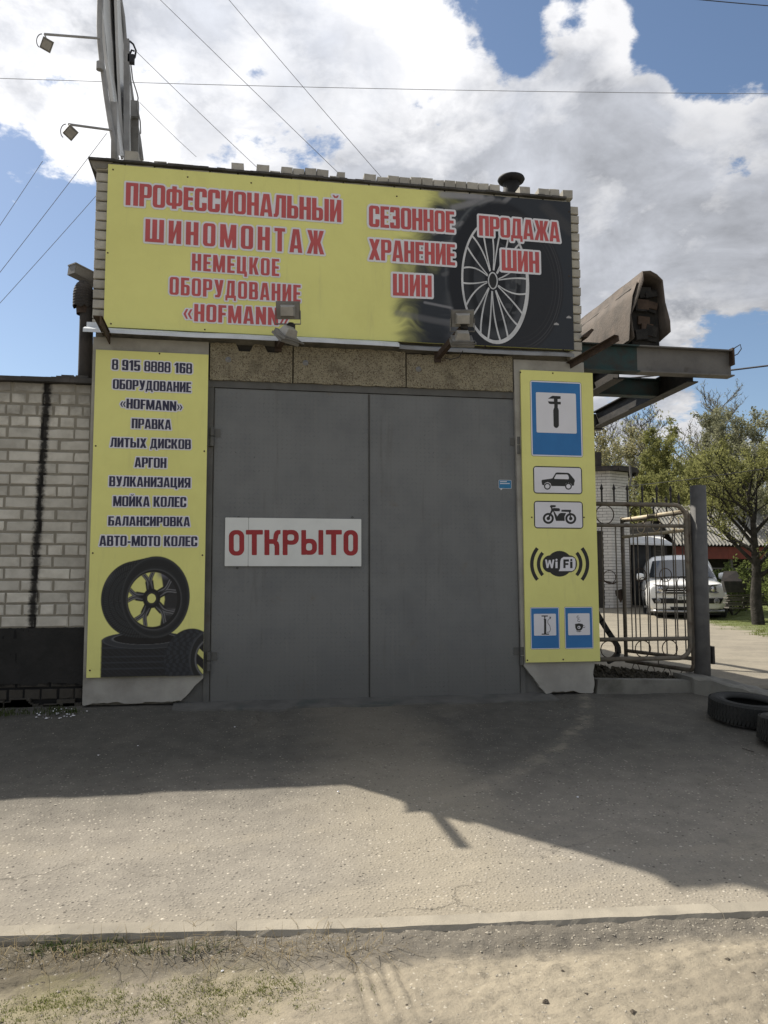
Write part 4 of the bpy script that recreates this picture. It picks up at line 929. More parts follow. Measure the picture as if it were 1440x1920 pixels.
for cx in (397, 634): poly(mb, circ(cx, 1391, 38), O1, RY-.0021, [circ(cx, 1391, 25)[::-1]])
mb.build('car_pictogram', 'black', rs)
mb = MB()
for cx, cy in ((408, 1752), (660, 1754)):
    poly(mb, circ(cx, cy, 62), O1, RY-.0018, [circ(cx, cy, 38)[::-1]]); poly(mb, circ(cx, cy, 20), O1, RY-.0019)
poly(mb, [(427, 1612), (436, 1602), (490, 1604), (493, 1620), (478, 1626), (452, 1628), (456, 1640), (470, 1634), (530, 1638), (540, 1652), (534, 1672), (480, 1672), (470, 1664), (508, 1730), (528, 1700), (548, 1690), (608, 1692), (590, 1730), (592, 1780), (494, 1780), (462, 1672), (448, 1690), (418, 1756), (400, 1748), (440, 1660), (438, 1632), (428, 1626)], O1, RY-.0022)
poly(mb, [(556, 1655), (662, 1655), (664, 1676), (655, 1680), (668, 1750), (652, 1752), (640, 1680), (554, 1676)], O1, RY-.0023)
mb.build('motorcycle_pictogram', 'black', rs)
mb = MB(); poly(mb, circ(535, 342, 145, 36), O2, RY-.0008); mb2 = [(345+a, 0) for a in ()]
def rrpx(x0, y0, x1, y1, r, n=6): return [(a, b) for a, b in rr(x0, y0, x1, y1, r, n)]
poly(mb, rrpx(343, 247, 730, 440, 85), O2, RY-.0010); mb.build('wifi_badge', 'black', rs)
def arcpx(cx, cy, r0, r1, a0, a1, n=14): return [(cx+r1*math.cos(R_(a0+(a1-a0)*i/n)), cy+r1*math.sin(R_(a0+(a1-a0)*i/n))) for i in range(n+1)]+[(cx+r0*math.cos(R_(a1-(a1-a0)*i/n)), cy+r0*math.sin(R_(a1-(a1-a0)*i/n))) for i in range(n+1)]
for cx, a in ((490, (139, 221)), (582, (-41, 41))):
    m1 = MB(); poly(m1, arcpx(cx, 345, 173, 211, *a), O2, RY-.0010); m1.build('wifi_arc', 'black', rs)
for cx, a in ((505, (141, 219)), (567, (-39, 39))):
    m1 = MB(); poly(m1, arcpx(cx+(50 if cx < 540 else -50), 345, 317, 352, a[0]+3, a[1]-3), O2, RY-.0012) if 0 else poly(m1, arcpx(cx, 345, 263, 302, *a), O2, RY-.0012); m1.build('wifi_arc', 'black', rs)
mb = MB(); poly(mb, [(525, 425), (540, 395), (542, 320), (552, 285), (580, 266), (680, 266), (708, 285), (715, 320), (714, 370), (704, 405), (675, 424)], O2, RY-.0014)
poly(mb, [(372, 295), (392, 295), (402, 350), (414, 300), (432, 300), (446, 350), (456, 295), (476, 295), (458, 392), (438, 392), (423, 335), (408, 390), (388, 390)], O2, RY-.0016)
poly(mb, rc(488, 318, 512, 392), O2, RY-.0016); poly(mb, circ(500, 298, 12, 12), O2, RY-.0016)
mb.build('wifi_lettering', 'halo', rs)
mb = MB(); poly(mb, [(577, 293), (640, 293), (640, 318), (602, 318), (602, 335), (634, 335), (634, 356), (602, 356), (602, 392), (577, 392)], O2, RY-.0018)
poly(mb, rc(653, 318, 680, 392), O2, RY-.0018); poly(mb, circ(666, 301, 13, 12), O2, RY-.0018); mb.build('wifi_lettering', 'black', rs)
for (a, b_, f0, f1) in (((210, 833), (533, 1302), (246, 905), (495, 1150)), ((594, 828), (910, 1297), (630, 900), (875, 1145))):
    q = box2(a, b_, O2); plate('service_plate', q, .012, 'black', RY-.0006, .002); plate('service_plate', q, .012, 'halo', RY-.0010); plate('service_plate', q, .008, 'blue', RY-.0014, -.007)
    plate('pictogram_field', box2(f0, f1, O2), .008, 'halo', RY-.0018)
mb = MB()
for q in (rc(331, 924, 402, 936), rc(362, 936, 374, 962), rc(357, 962, 383, 975), rc(360, 975, 384, 1128), rc(333, 1128, 416, 1140)): poly(mb, q, O2, RY-.0022)
hp = [(392, 1113), (420, 1110), (433, 1085), (425, 1040), (402, 1010), (402, 980), (420, 962), (428, 945)]
pts = [np.array(za(*p, o=O2)) for p in hp]; strip(mb, pts, .0045, RY-.0023); poly(mb, [(418, 938), (438, 940), (434, 966), (426, 952)], O2, RY-.0024)
mb.build('pump_pictogram', 'black', rs)
mb = MB()
poly(mb, [(708, 1020), (750, 1012), (795, 1020), (800, 1040), (790, 1075), (770, 1095), (728, 1095), (712, 1065)], O2, RY-.0022, [circ(752, 1058, 17)])
poly(mb, [(712, 1090), (735, 1103), (785, 1100), (760, 1111), (732, 1108)], O2, RY-.0022)
for cx, cy, r in ((742, 942, 13), (752, 980, 15), (808, 1048, 13)): strip(mb, [np.array(za(cx+r*math.cos(a), cy+r*math.sin(a), o=O2)) for a in np.linspace(0, 5.2, 14)], .0042, RY-.0023)
mb.build('cup_pictogram', 'black', rs)
mb = MB(); poly(mb, circ(750, 1058, 8, 10), O2, RY-.0023); mb.build('cup_pictogram', 'black', rs)
screws(rs, ((976, 698), (1036.5, 699.7), (997, 970), (1095, 970), (989, 1238), (1056, 1236.5)), RY)

# ---- OPEN sign on the left leaf
OY = .018
op = E('open_sign', (.49, OY, 1.153), 'white metal sign with red OPEN lettering hung on the grey gate', 'sign')
def zo(x, y): q = at(380+x/4.235, 940+y/4.235, OY); return q[0], q[2]
ob = (-.100, 1.155, 1.078, 1.571)
for xa, xb in ((ob[0], zo(363, 300)[0]-.0012), (zo(363, 300)[0]+.0012, ob[2])):
    MB().prism(rr(xa, ob[1], xb, ob[3], .006, 2), OY, OY+.006).build('sign_sheet', 'openwhite', op)
MB().box(ob[0]+.002, ob[2]-.002, OY+.006, OY+.009, ob[1]+.002, ob[3]-.002).build('sign_backing', 'darksteel', op)
mb = MB(); kk = [0]
def zpoly(pts, holes=()):
    kk[0] += 1; flat(mb, [zo(a, b) for a, b in pts], [[zo(a, b) for a, b in h] for h in holes], OY-.0008-.00008*(kk[0] % 5))
RP = lambda x0, y0, x1, y1, r=6, n=4: [(a, b) for a, b in rr(x0, y0, x1, y1, r, n)]
for x0, x1 in ((208, 330), (1118, 1233)): zpoly(RP(x0, 228, x1, 431, 52, 8), [RP(x0+39, 263, x1-39, 397, 19, 5)])
for x0, x1, c in ((343, 478, 410), (978, 1105, 1040)): zpoly(RP(x0, 227, x1, 264)); zpoly(RP(c-20, 245, c+20, 427))
zpoly(RP(490, 227, 530, 427)); zpoly(RP(525, 300, 575, 338)); zpoly([(560, 300), (564, 262), (574, 240), (592, 228), (618, 228), (618, 258), (604, 264), (599, 285), (592, 312), (570, 325)])
zpoly([(560, 315), (585, 308), (602, 325), (609, 350), (609, 427), (571, 427), (571, 355), (564, 340)])
zpoly(RP(635, 227, 674, 427)); zpoly(RP(640, 227, 763, 345, 50, 7), [RP(672, 263, 726, 311, 18, 4)])
zpoly(RP(783, 228, 821, 425)); zpoly(RP(786, 297, 907, 425, 50, 7), [RP(821, 333, 869, 390, 18, 4)]); zpoly(RP(919, 228, 958, 425))
mb.build('lettering', 'openred', op)
mb = MB()
for x, y in ((285, 127), (1190, 127), (275, 528), (1186, 522)):
    a = zo(x, y); mb.ring((a[0], OY+.003, a[1]), .007, .0022, (1, 0, 0), (0, 0, 1), 12, 5)
mb.build('fixing_ring', 'darksteel', op)

# ---- small blue sticker
KY = .032
st = E('door_sticker', (*at(946, 917, KY)[:2], at(946, 917, KY)[2]), 'small blue speech bubble sticker near the edge of the right gate leaf', 'sticker')
def zs(x, y): q = at(680+x*320/878, 640+y*320/878, KY); return q[0], q[2]
a = zs(700, 757); b = zs(765, 714)
mb = MB(); flat(mb, rr(a[0], a[1], b[0], b[1], .008), [], KY); flat(mb, [zs(704, 752), zs(722, 754), zs(712, 766)], [], KY-.0001); mb.build('sticker_outline', 'halo', st)
mb = MB(); flat(mb, rr(a[0]+.003, a[1]+.003, b[0]-.003, b[1]-.003, .006), [], KY-.0006); mb.build('sticker_face', 'stickerblue', st)
mb = MB()
for x0, x1, y in ((707, 742, 722), (707, 760, 732)): 
    for q in range(int((x1-x0)/5)): c0 = zs(x0+q*5, y+2); c1 = zs(x0+q*5+3.8, y-3); mb.add([(c0[0], KY-.001, c0[1]), (c1[0], KY-.001, c0[1]), (c1[0], KY-.001, c1[1]), (c0[0], KY-.001, c1[1])], [(0, 1, 2, 3)])
mb.build('lettering', 'halo', st)

# ------------------------------------------------------------------ floodlights and iron stubs on the front
def rotm(rx, rz):
    return np.array(Matrix.Rotation(rz, 3, 'Z')@Matrix.Rotation(rx, 3, 'X'))
def flood(parent, c, rx, rz, s=1.08):
    R = rotm(rx, rz); c = np.array(c)
    h = MB(); g = lambda x0, x1, y0, y1, z0, z1: h.box(x0*s, x1*s, y0*s, y1*s, z0*s, z1*s, R, c)
    g(-.092, .092, .0, .018, -.068, .068)                      # glass frame, faces +y in its own axes
    g(-.085, .085, -.03, 0, -.062, .062)
    ob_ = h.build('floodlight', 'lampgrey', parent, c)
    m = MB(); a, b = .058, .045
    vs = [(-a*s, -.03*s, -b*s), (a*s, -.03*s, -b*s), (a*s, -.03*s, b*s), (-a*s, -.03*s, b*s), (-a*.8*s, -.085*s, -b*.72*s), (a*.8*s, -.085*s, -b*.72*s), (a*.8*s, -.085*s, b*.72*s), (-a*.8*s, -.085*s, b*.72*s)]
    m.add([c+R@np.array(v) for v in vs], [(0, 1, 5, 4), (1, 2, 6, 5), (2, 3, 7, 6), (3, 0, 4, 7), (4, 5, 6, 7)]); m.build('ballast_box', 'lampface', ob_, c)
    m = MB(); 
    for sx in (-1, 1): m.bar(c+R@np.array([sx*.097*s, -.01, 0]), c+R@np.array([sx*.097*s, -.03, -.10*s]), .005, .018)
    m.bar(c+R@np.array([-.097*s, -.03, -.10*s]), c+R@np.array([.097*s, -.03, -.10*s]), .018, .005); m.build('yoke', 'lampgrey', ob_, c)
    m = MB(); m.box(-.084*s, .084*s, .0182*s, .020*s, -.060*s, .060*s, R, c); m.build('lamp_glass', 'lampface', ob_, c)
    return ob_
def bracketlamp(name, label, root, tip, up, lo, upa, loa):
    e = E(name, root, label, 'floodlight', 'twin floodlights on iron arms in front of the banner')
    MB().bar(root, tip, .045, .05).build('arm', 'rust', e)
    MB().box(root[0]-.03, root[0]+.03, root[1]-.012, root[1]+.004, root[2]-.05, root[2]+.045).build('wall_plate', 'rust', e)
    m = MB(); m.lathe([(0, -.03), (.033, -.03), (.036, -.01), (.036, .03), (.024, .045), (0, .047)], (tip[0]+.02, tip[1], tip[2]+.03), 14); m.build('junction_box', 'darksteel', e, smooth=True)
    flood(e, up, *upa); flood(e, lo, *loa)
    return e
r1 = np.array([.335, -.012, 3.085]); t1 = at(541, 622, -.40)
bracketlamp('twin_floodlight', 'pair of weathered floodlights, the lower one tilted sideways, in front of the yellow banner', r1, t1, at(540, 582, -.43), at(536, 633, -.47), (R_(24), R_(-8)), (R_(-48), R_(40)))
r2 = np.array([1.775, -.012, 3.055]); t2 = at(866, 618, -.42)
bl2 = bracketlamp('twin_floodlight', 'pair of weathered floodlights straight above each other in front of the printed wheel', r2, t2, at(867, 597, -.43), at(866, 641, -.45), (R_(24), R_(-10)), (R_(-50), R_(-6)))
MB().tube([at(868, 658, -.42), at(860, 670, -.35), at(845, 674, -.2), at(832, 671, -.03)], .004, 6).build('cable', 'wire', bl2)
def stub(name, label, a, b, wd=.045):
    mb = MB(); mb.bar(a, b, .010, wd); d = np.array([0, 0, 1.]); mb.bar(np.array(a)+d*wd/2-np.array([.02, 0, 0]), np.array(b)+d*wd/2-np.array([.02, 0, 0]), wd, .006)
    return mb.build(name, 'rust', None, a, label=label, category='iron bracket')
stub('iron_bracket', 'short black angle iron stub poking over the white flashing at the left corner', (-1.085, -.01, 3.07), at(188, 601, -.60), .072)
stub('iron_bracket', 'rusty angle iron that sticks out below the right end of the banner', (3.05, -.01, 3.03), at(1160, 634, -.60), .05)
# ------------------------------------------------------------------ pipes and roof furniture
vp = E('stove_pipe', (-1.38, .17, 2.7), 'tall sooty stove pipe with a scaly hood between annex roof and brick column', 'pipe')
c = at(160, 640, .17)
pz = lambda y: at(160, y, .17)
MT['soot'] = M('sooty_steel', (.055, .048, .043), (.03, .028, .026), 5, .85, .5, 40, dirt=(.085, .075, .068), dscale=4)
pl0, pr0 = at(146, 705, .17), at(173, 705, .17); pl1, pr1 = at(150, 580, .17), at(175, 580, .17); rp = (pr0[0]-pl0[0])/2
mb = MB(); pts = [((pl0[0]+pr0[0])/2, .17, 2.6), ((pl0[0]+pr0[0])/2, .17, 2.85), ((pl1[0]+pr1[0])/2, .17, 3.38), ((pl1[0]+pr1[0])/2, .17, 3.5)]
mb.tube(pts, [rp, rp, rp*.95, rp*.95], 18); mb.build('pipe', 'soot', vp, smooth=True)
hc = at(156, 556, .17)
mb = MB(); prof = []; n = 20
for i in range(n+1):
    t = i/n; zz = -.10+.245*t; r = .085 if t < .45 else .085*math.sqrt(max(0, 1-((t-.45)/.55)**2)); prof.append((max(r+.003*(i % 2), .001), zz))
mb.lathe(prof, (hc[0]+.002, .17, hc[2]), 20); mb.v = [(a, b, c+(random.uniform(-.02, .012) if c < hc[2]-.095 else 0)) for a, b, c in mb.v]; o = mb.build('hood', 'soot', vp, smooth=False)
mb = MB(); mb.lathe([(.062, -.16), (.066, -.10), (.06, -.06)], (hc[0]+.01, .17, hc[2]), 16); mb.build('collar', 'rust', vp, smooth=True)
a = at(134, 505, .16); b = at(184, 530, .36)
ch = MB(); d = b-a; ch.bar(a, b, .10, .085); ch.bar(a+np.array([0, 0, .047]), b+np.array([0, 0, .047]), .11, .012)
ch.build('sheet_duct', 'greysteel', None, b, label='short grey square duct jutting out left of the brick column above the stove pipe', category='duct')
# mushroom ventilator on the roof
vx, vy = 2.655, .42
rv = E('roof_ventilator', (vx, vy, 4.6), 'black mushroom shaped ventilator cap behind the parapet bricks', 'ventilator')
MT['ventblack'] = M('black_vent_steel', (.012, .012, .012), (.02, .02, .02), 8, .7, .3, 60)
MB().lathe([(.118, 4.6), (.115, 4.84), (.078, 4.93), (.085, 5.0), (.07, 5.01)], (vx, vy, 0), 24).build('neck', 'ventblack', rv, smooth=True)
MB().lathe([(.0, 5.098), (.012, 5.09), (.03, 5.078), (.09, 5.066), (.128, 5.046), (.136, 5.028), (.125, 5.008), (.09, 4.992), (.0, 4.99)], (vx, vy, 0), 28).build('cap', 'ventblack', rv, smooth=True)

# ------------------------------------------------------------------ billboard behind the garage, seen almost edge on
bb = E('billboard', (-1.25, 1.2, 2.9), 'tall pale billboard seen edge on, rising behind the left end of the roof', 'billboard')
def slab(name, pts, Y, mat, th=.02, parent=bb):
    q = [at(x, y, Y) for x, y in pts]; return MB().prism([(p[0], p[2]) for p in q], Y, Y+th).build(name, mat, parent)
Y0, Y1 = 1.2, 4.5
def side(name, pn, pf, mat, yn=Y0, yf=Y1, th=.03):
    # a sheet that runs back from the near edge (pn) to the far edge (pf)
    A = [at(x, y, yn) for x, y in pn]; B = [at(x, y, yf) for x, y in pf]; mb = MB(); n = len(A)
    mb.v = [tuple(p) for p in A]+[tuple(p) for p in B]+[tuple(p-np.array([th, 0, 0])) for p in A]+[tuple(p-np.array([th, 0, 0])) for p in B]
    for i in range(n-1):
        mb.f += [(i, i+1, n+i+1, n+i), (2*n+i, 3*n+i, 3*n+i+1, 2*n+i+1), (i, 2*n+i, 2*n+i+1, i+1), (n+i, n+i+1, 3*n+i+1, 3*n+i)]
    mb.f += [(0, n, 3*n, 2*n), (n-1, 3*n-1, 4*n-1, 2*n-1)]
    return mb.build(name, mat, bb)
side('board_panel', [(187, -90), (190, 0), (198, 90), (213, 190), (226, 292)], [(213, -90), (217, 0), (221, 90), (226, 190), (238, 292)], 'board', 1.3, 2.6)
side('board_panel', [(218, -90), (219, 0), (222, 90), (227, 200), (234, 296)], [(224, -90), (228, 0), (233, 90), (238, 200), (246, 296)], 'board', 2.0, 4.2)
side('board_panel', [(240, 160), (241, 210), (243, 296)], [(246, 160), (253, 220), (264, 300)], 'board', 2.1, 4.4)
MB().tube([at(x, y, 1.25) for x, y in ((189, -90), (187, 0), (186, 50), (187, 80), (192, 125), (199, 180), (206, 225), (213, 262), (214, 300))], .027, 8).build('frame_tube', 'boardframe', bb, smooth=True)
MB().tube([at(x, y, 1.35) for x, y in ((191, -90), (191, 30), (197, 85), (203, 150), (212, 215))], .016, 6).build('frame_tube', 'boardframe', bb, smooth=True)
MB().tube([at(x, y, 3.6) for x, y in ((221, -90), (226, 0), (231, 30), (235, 80), (243, 150), (250, 200), (261, 260), (266, 300))], .028, 6).build('frame_tube', 'boardframe', bb, smooth=True)
p = [at(237.5, y, 2.0) for y in (75, 310)]; MB().bar(p[0], p[1], .06, .06, (0, 1, 0)).build('post', 'boardframe', bb)
p = [at(214, y, 1.3) for y in (193, 320)]; MB().bar(p[0], p[1], .058, .05, (0, 1, 0)).build('post', 'boardframe', bb)
p = [at(253, y, 2.4) for y in (191, 310)]; MB().bar(p[0], p[1], .085, .06, (0, 1, 0)).build('post', 'lampgrey', bb)
p = [at(253, y, 2.34) for y in (191, 220)]; MB().bar(p[0], p[1], .09, .05, (0, 1, 0)).build('post_sleeve', 'boardframe', bb)
for (x0, y0, x1, y1, Y) in ((219, 250, 229, 298, 1.6), (216, 280, 222, 298, 1.5), (196, 130, 203, 165, 1.5)):
    MB().tube([at(x0, y0, Y), at(x1, y1, Y)], .014, 6).build('brace', 'boardframe', bb)
MB().tube([at(x, y, 2.0) for x, y in ((243, 77), (250, 83), (255, 95), (253, 107), (247, 116), (243, 112), (243, 102), (247, 94), (252, 96))], .011, 6).build('cable_loop', 'wire', bb)
p = at(246, 111, 2.0); MB().box(p[0]-.035, p[0]+.035, p[1]-.03, p[1]+.03, p[2]-.05, p[2]+.045).build('cable_box', 'wire', bb)
MB().tube([at(x, y, 2.3) for x, y in ((245, 118), (249, 150), (257, 175), (259, 184), (257, 200), (263, 228), (264, 250), (261, 252))], .008, 5).build('cable', 'boardframe', bb)
p = at(187, 124, 1.2); MB().lathe([(0, -.04), (.035, -.04), (.035, .04), (0, .04)], p, 10).build('insulator', 'boardframe', bb)
for i, ((ax, ay), (tx, ty), (lx, ly), tl_) in enumerate((((187, 72), (83, 64), (88, 83), 'upper'), ((209, 244), (128, 233), (133, 248), 'lower'))):
    r = at(ax, ay, 1.2); t = at(tx, ty, 1.0); l = at(lx, ly, 1.0)
    e = E('arm_floodlight', r, ('upper' if i == 0 else 'lower')+' of the two small floodlights on thin arms left of the billboard', 'floodlight', 'floodlights on thin arms of the billboard')
    MB().tube([r, t], .012, 6).build('arm', 'boardframe', e)
    mb = MB(); pts = [t+np.array([-.02-.05*math.sin(a), 0, -.0-.075*(1-math.cos(a))]) for a in np.linspace(0, 2.6, 9)]; mb.tube(pts, .005, 5); mb.build('cable', 'wiregrey', e)
    R = rotm(R_(35), R_(8))@np.array(Matrix.Rotation(R_(20 if i == 0 else 38), 3, 'Y'))
    h = MB(); h.box(-.052, .052, -.02, .02, -.06, .05, R, l); hd = h.build('lamp_head', 'lampgrey', e)
    h = MB(); h.box(-.040, .040, -.024, -.0205, -.044, .034, R, l); h.build('lamp_glass', 'lampface', hd)
    MB().bar(t, l+np.array([0, 0, .045]), .012, .012).build('drop_rod', 'boardframe', e)

# ------------------------------------------------------------------ steel frame on the right with a wrapped stack on it
bf = E('beam_frame', (3.9, .6, 2.98), 'frame of welded I beams, green and grey, cantilevered from the right side of the garage', 'steel frame')
def ibeam(a, b, h=.25, w=.13, t=.012):
    a = np.array(a, float); b = np.array(b, float); up = np.array([0, 0, h/2-t/2]); mb = MB()
    mb.bar(a, b, t, h-2*t-.001); mb.bar(a+up, b+up, w, t); mb.bar(a-up, b-up, w, t); return mb
zb = 3.15
ibeam((3.12, .10, zb), (3.78, .10, zb), .262).build('beam', 'greensteel', bf)
ibeam((3.78, .10, zb), (4.77, .10, zb), .262).build('beam', 'greysteel', bf)
MB().box(4.755, 4.775, .03, .17, zb-.02, zb+.15).build('end_plate', 'rust', bf)
ibeam((3.12, .82, zb-.085), (4.44, .82, zb-.085), .19, .11).build('beam', 'greensteel', bf)
ibeam((3.12, 2.45, zb-.12), (4.50, 2.45, zb-.12), .19, .11).build('beam', 'darksteel', bf)
ibeam((4.40, .17, zb-.075), (4.40, 2.39, zb-.105), .20, .12).build('beam', 'darksteel', bf)
ibeam((3.62, .17, zb-.075), (3.62, 2.39, zb-.105), .20, .12).build('beam', 'darksteel', bf)
MB().tube([at(x, y, .1) for x, y in ((1370, 662), (1378, 652), (1388, 646), (1390, 654), (1383, 664), (1374, 668))], .005, 5).build('wire_loop', 'wire', bf)
# wrapped stack
wp = E('wrapped_stack', (3.9, .9, 3.28), 'long stack wrapped in weathered brown roofing felt lying on the steel frame', 'bundle')
def zx(x, y, Y): q = at(1050+x*.2708, 480+y*.2708, Y); return q[0], q[2]
out = [zx(515, 560, 0), zx(490, 400, 0), zx(508, 330, 0), zx(545, 190, 0), zx(560, 114, 0), zx(600, 120, 0), zx(655, 140, 0), zx(705, 172, 0), zx(715, 330, 0), zx(735, 470, 0), zx(748, 545, 0)]
n = 26; mb = MB(); m = len(out)
for j in range(n+1):
    y = -.05+1.75*j/n
    for i, (x, z) in enumerate(out):
        k = .7 if 0 < i < m-1 else 1.; yy = y
        if j == 0: yy = y+random.uniform(-.05, .06)*k
        a = (fbm(y*3+i*.7, i*1.9)-.5)*.05
        mb.v.append((x+a*.8-.0*y, yy, z+a-(.03 if i in (0, m-1) else 0)*math.sin(y*5)))
for j in range(n):
    for i in range(m-1): mb.f.append((j*m+i, j*m+i+1, (j+1)*m+i+1, (j+1)*m+i))
o = mb.build('felt_wrap', 'felt', wp, smooth=True); sm = o.modifiers.new('thickness', 'SOLIDIFY'); sm.thickness = .008; sm.offset = -1
# outer skirt of felt on the left that sags away from the stack
mb = MB(); L0 = [zx(500, 330, 0), zx(480, 470, 0), zx(440, 575, 0), zx(300, 610, 0)]
sk = [(3.66, 3.90), (3.60, 3.75), (3.565, 3.55), (3.57, 3.32)]
for j in range(n+1):
    y = .0+1.7*j/n
    for i, (x, z) in enumerate([out[4], out[3]]+[(a+.10, b) for a, b in sk]):
        a = (fbm(y*4+i, i*1.3+5)-.5)*.04; mb.v.append((x+a, y+(random.uniform(-.03, .03) if j == 0 else 0), z+.006*(i == 0)+a*.5))
for j in range(n):
    for i in range(5): mb.f.append((j*6+i, j*6+i+1, (j+1)*6+i+1, (j+1)*6+i))
mb.build('felt_skirt', 'felt', wp, smooth=True)
rnd = random.Random(3); cx0, cx1 = out[2][0]+.03, out[8][0]-.02
for k in range(13):
    z0 = 3.36+.46*rnd.random(); x0 = cx0+(cx1-cx0-.13)*rnd.random(); q = rnd.uniform(.05, .12)
    R = np.array(Matrix.Rotation(rnd.uniform(-.3, .3), 3, 'Y')); MB().box(-.06, .06, 0, .4, -q*.45, q*.45, R, (x0+.07, .03+.05*rnd.random(), z0)).build('packed_block', 'darkrag' if k % 3 else 'rust', wp)
MB().box(cx0, cx1+.02, .1, 1.6, 3.285, 3.86).build('packing', 'darkrag', wp)
p = at(1090, 627, .02); MB().prism([(p[0]-.03, p[2]-.05), (p[0]+.06, p[2]+.03), (p[0]+.085, p[2]+.018), (p[0]+.02, p[2]-.06)], -.08, .3).build('flashing', 'rust', gar)
p = at(1075, 690, -.02)

# ------------------------------------------------------------------ post, gate leaves, footing
py_ = .20; a = at(1308.5, 911, py_); b = at(1317, 1292, py_)
pp = E('gate_post', (b[0], py_, -.1), 'thick dull grey pipe post that carries the yard gate', 'post')
MB().tube([(b[0], py_, -.3), (a[0], py_, a[2])], [.0765, .0755], 28).build('pipe', 'post', pp, smooth=True)
mb = MB()
for z in (1.62, .35): mb.box(b[0]+.068, b[0]+.09, py_-.02, py_+.02, z-.06, z+.06)
mb.build('lug', 'darksteel', pp)
p = at(1333, 1228, py_+.05); MB().box(p[0]-.012, p[0]+.012, py_, py_+.06, p[2]-.085, p[2]+.085).build('lug', 'darksteel', pp)
post_x = (a[0]+b[0])/2
def gateleaf(name, label, o, dx, dz_top, dz_low, L, mat, ringx, barsx, spears, Rc=.12, ringn=24):
    """tube leaf in the plane through o along the horizontal unit vector dx; u runs from the free end to L"""
    e = E(name, (o[0]+dx[0]*L/2, o[1]+dx[1]*L/2, .2), label, 'gate leaf', 'two leaves of the yard gate'); dx = np.array([dx[0], dx[1], 0.])
    P_ = lambda u, z: np.array([o[0], o[1], 0])+dx*u+np.array([0, 0, z]); up = (0, 0, 1)
    zt, zt2, zl, zl2 = dz_top[0], dz_top[1], dz_low[0], dz_low[1]
    corner = lambda cu, cz, a0, a1: [P_(cu+Rc*math.cos(a), cz+Rc*math.sin(a)) for a in np.linspace(a0, a1, 7)]
    fr_ = MB()
    path = [P_(0, zt)]+corner(L-Rc, zt-Rc, math.pi/2, 0)+[P_(L, (zt+zl2)/2)]+corner(L-Rc, zl2+Rc, 0, -math.pi/2)+[P_(0, zl2)]
    fr_.tube(path, .0215, 10); fr_.build('frame', mat[0], e, smooth=True)
    MB().tube([P_(0, zt2), P_(L, zt2)], .018, 8).build('rail', mat[1], e, smooth=True)
    MB().tube([P_(0, zl), P_(L, zl)], .0195, 8).build('rail', mat[0], e, smooth=True)
    for u in barsx: MB().tube([P_(u, zt2-.01 if zt2 < zt else zt), P_(u, zl2 if u in spears or len(spears) == 0 else zl)], .0068, 5).build('bar', 'gatebar', e)
    for u in spears:
        mb = MB(); z0 = zt+.01; hh = .185; n_ = np.cross(dx, (0, 0, 1))
        mb.tube([P_(u, z0), P_(u, z0+hh-.06), P_(u, z0+hh-.055), P_(u, z0+hh-.045), P_(u, z0+hh)], [.009, .009, .015, .016, .001], 6); mb.build('spear', 'darksteel', e)
    for u in ringx:
        for zc, r in ((( zt+zt2)/2, (zt-zt2)/2-.012), ((zl+zl2)/2, (zl-zl2)/2-.014)): MB().ring(P_(u, zc), r, .0052, dx, up, ringn, 5).build('ring', 'rust', e)
    return e, P_
gy = .16
zt = at(1150, 945, gy)[2]; zt2 = at(1150, 985, gy)[2]; zl = at(1150, 1199, gy)[2]; zl2 = at(1150, 1236, gy)[2]
ox = 3.02; xu = lambda px, py=1100: at(px, py, gy)[0]-ox
Lg = xu(1290)
e1, P1_ = gateleaf('yard_gate_leaf', 'rusty tube gate leaf with rings and spear tips parallel to the garage front', (ox, gy), (1, 0), (zt, zt2), (zl, zl2), Lg, ('gatesteel', 'gatesteel'),
    [xu(1137)+.005, xu(1202), xu(1252)], [.12, xu(1131), xu(1157), xu(1190), xu(1217), xu(1243), xu(1268)], [xu(1128, 920), xu(1151, 920), xu(1176, 920), xu(1204, 920), xu(1231, 920), xu(1257, 920), .16, .02])
for px, py in ((1143, 1082), (1200, 1078), (1248, 1078)):
    q = at(px, py, gy); MB().ring(q, .062, .0042, (1, 0, 0), (0, 0, 1), 22, 5).build('ring', 'rust', e1)
far = np.array([post_x-.28, 1.25]); nearp = np.array([post_x-.085, .22])
far = np.array(at(1170, 1100, 1.35)[:2]); d2 = nearp-far; L2 = np.linalg.norm(d2); d2 /= L2
ztf = at(1171, 977, far[1])[2]
e2, P2_ = gateleaf('yard_gate_leaf', 'open tube gate leaf with flaking cream rails that swings back into the yard', tuple(far), tuple(d2), (1.70, 1.52), (.28, .17), L2, ('gatesteel', 'gatecream'),
    [], [.13, .28, .43, .58, .73, .88, 1.03, 1.16], [.12, .35, .58, .8, 1.0], .06)
MB().tube([P2_(.02, 1.705), P2_(L2-.02, 1.705)], .0215, 10).build('rail', 'gatecream', e2, smooth=True)
MB().tube([P2_(0, 1.74), P2_(0, .17)], .021, 10).build('stile', 'gatesteel', e2, smooth=True)
for u in (.35, .62, .92):
    MB().ring(P2_(u, 1.61), .068, .0045, (*d2, 0), (0, 0, 1), 20, 5).build('ring', 'gatecream', e2)
for u in (.18, .45, .72, .99, 1.22):
    if u < L2-.05: MB().ring(P2_(u, .095), .062, .0042, (*d2, 0), (0, 0, 1), 20, 5).build('ring', 'rust', e2)
for u in (.35, .72, 1.0): MB().ring(P2_(u, 1.0), .07, .0042, (*d2, 0), (0, 0, 1), 20, 5).build('ring', 'rust', e2)
MB().tube([P2_(0, .03), P2_(L2+.05, .03)], .012, 8).build('rail', 'rust', e2, smooth=True)
mb = MB(); c = P2_(-.02, 1.0)
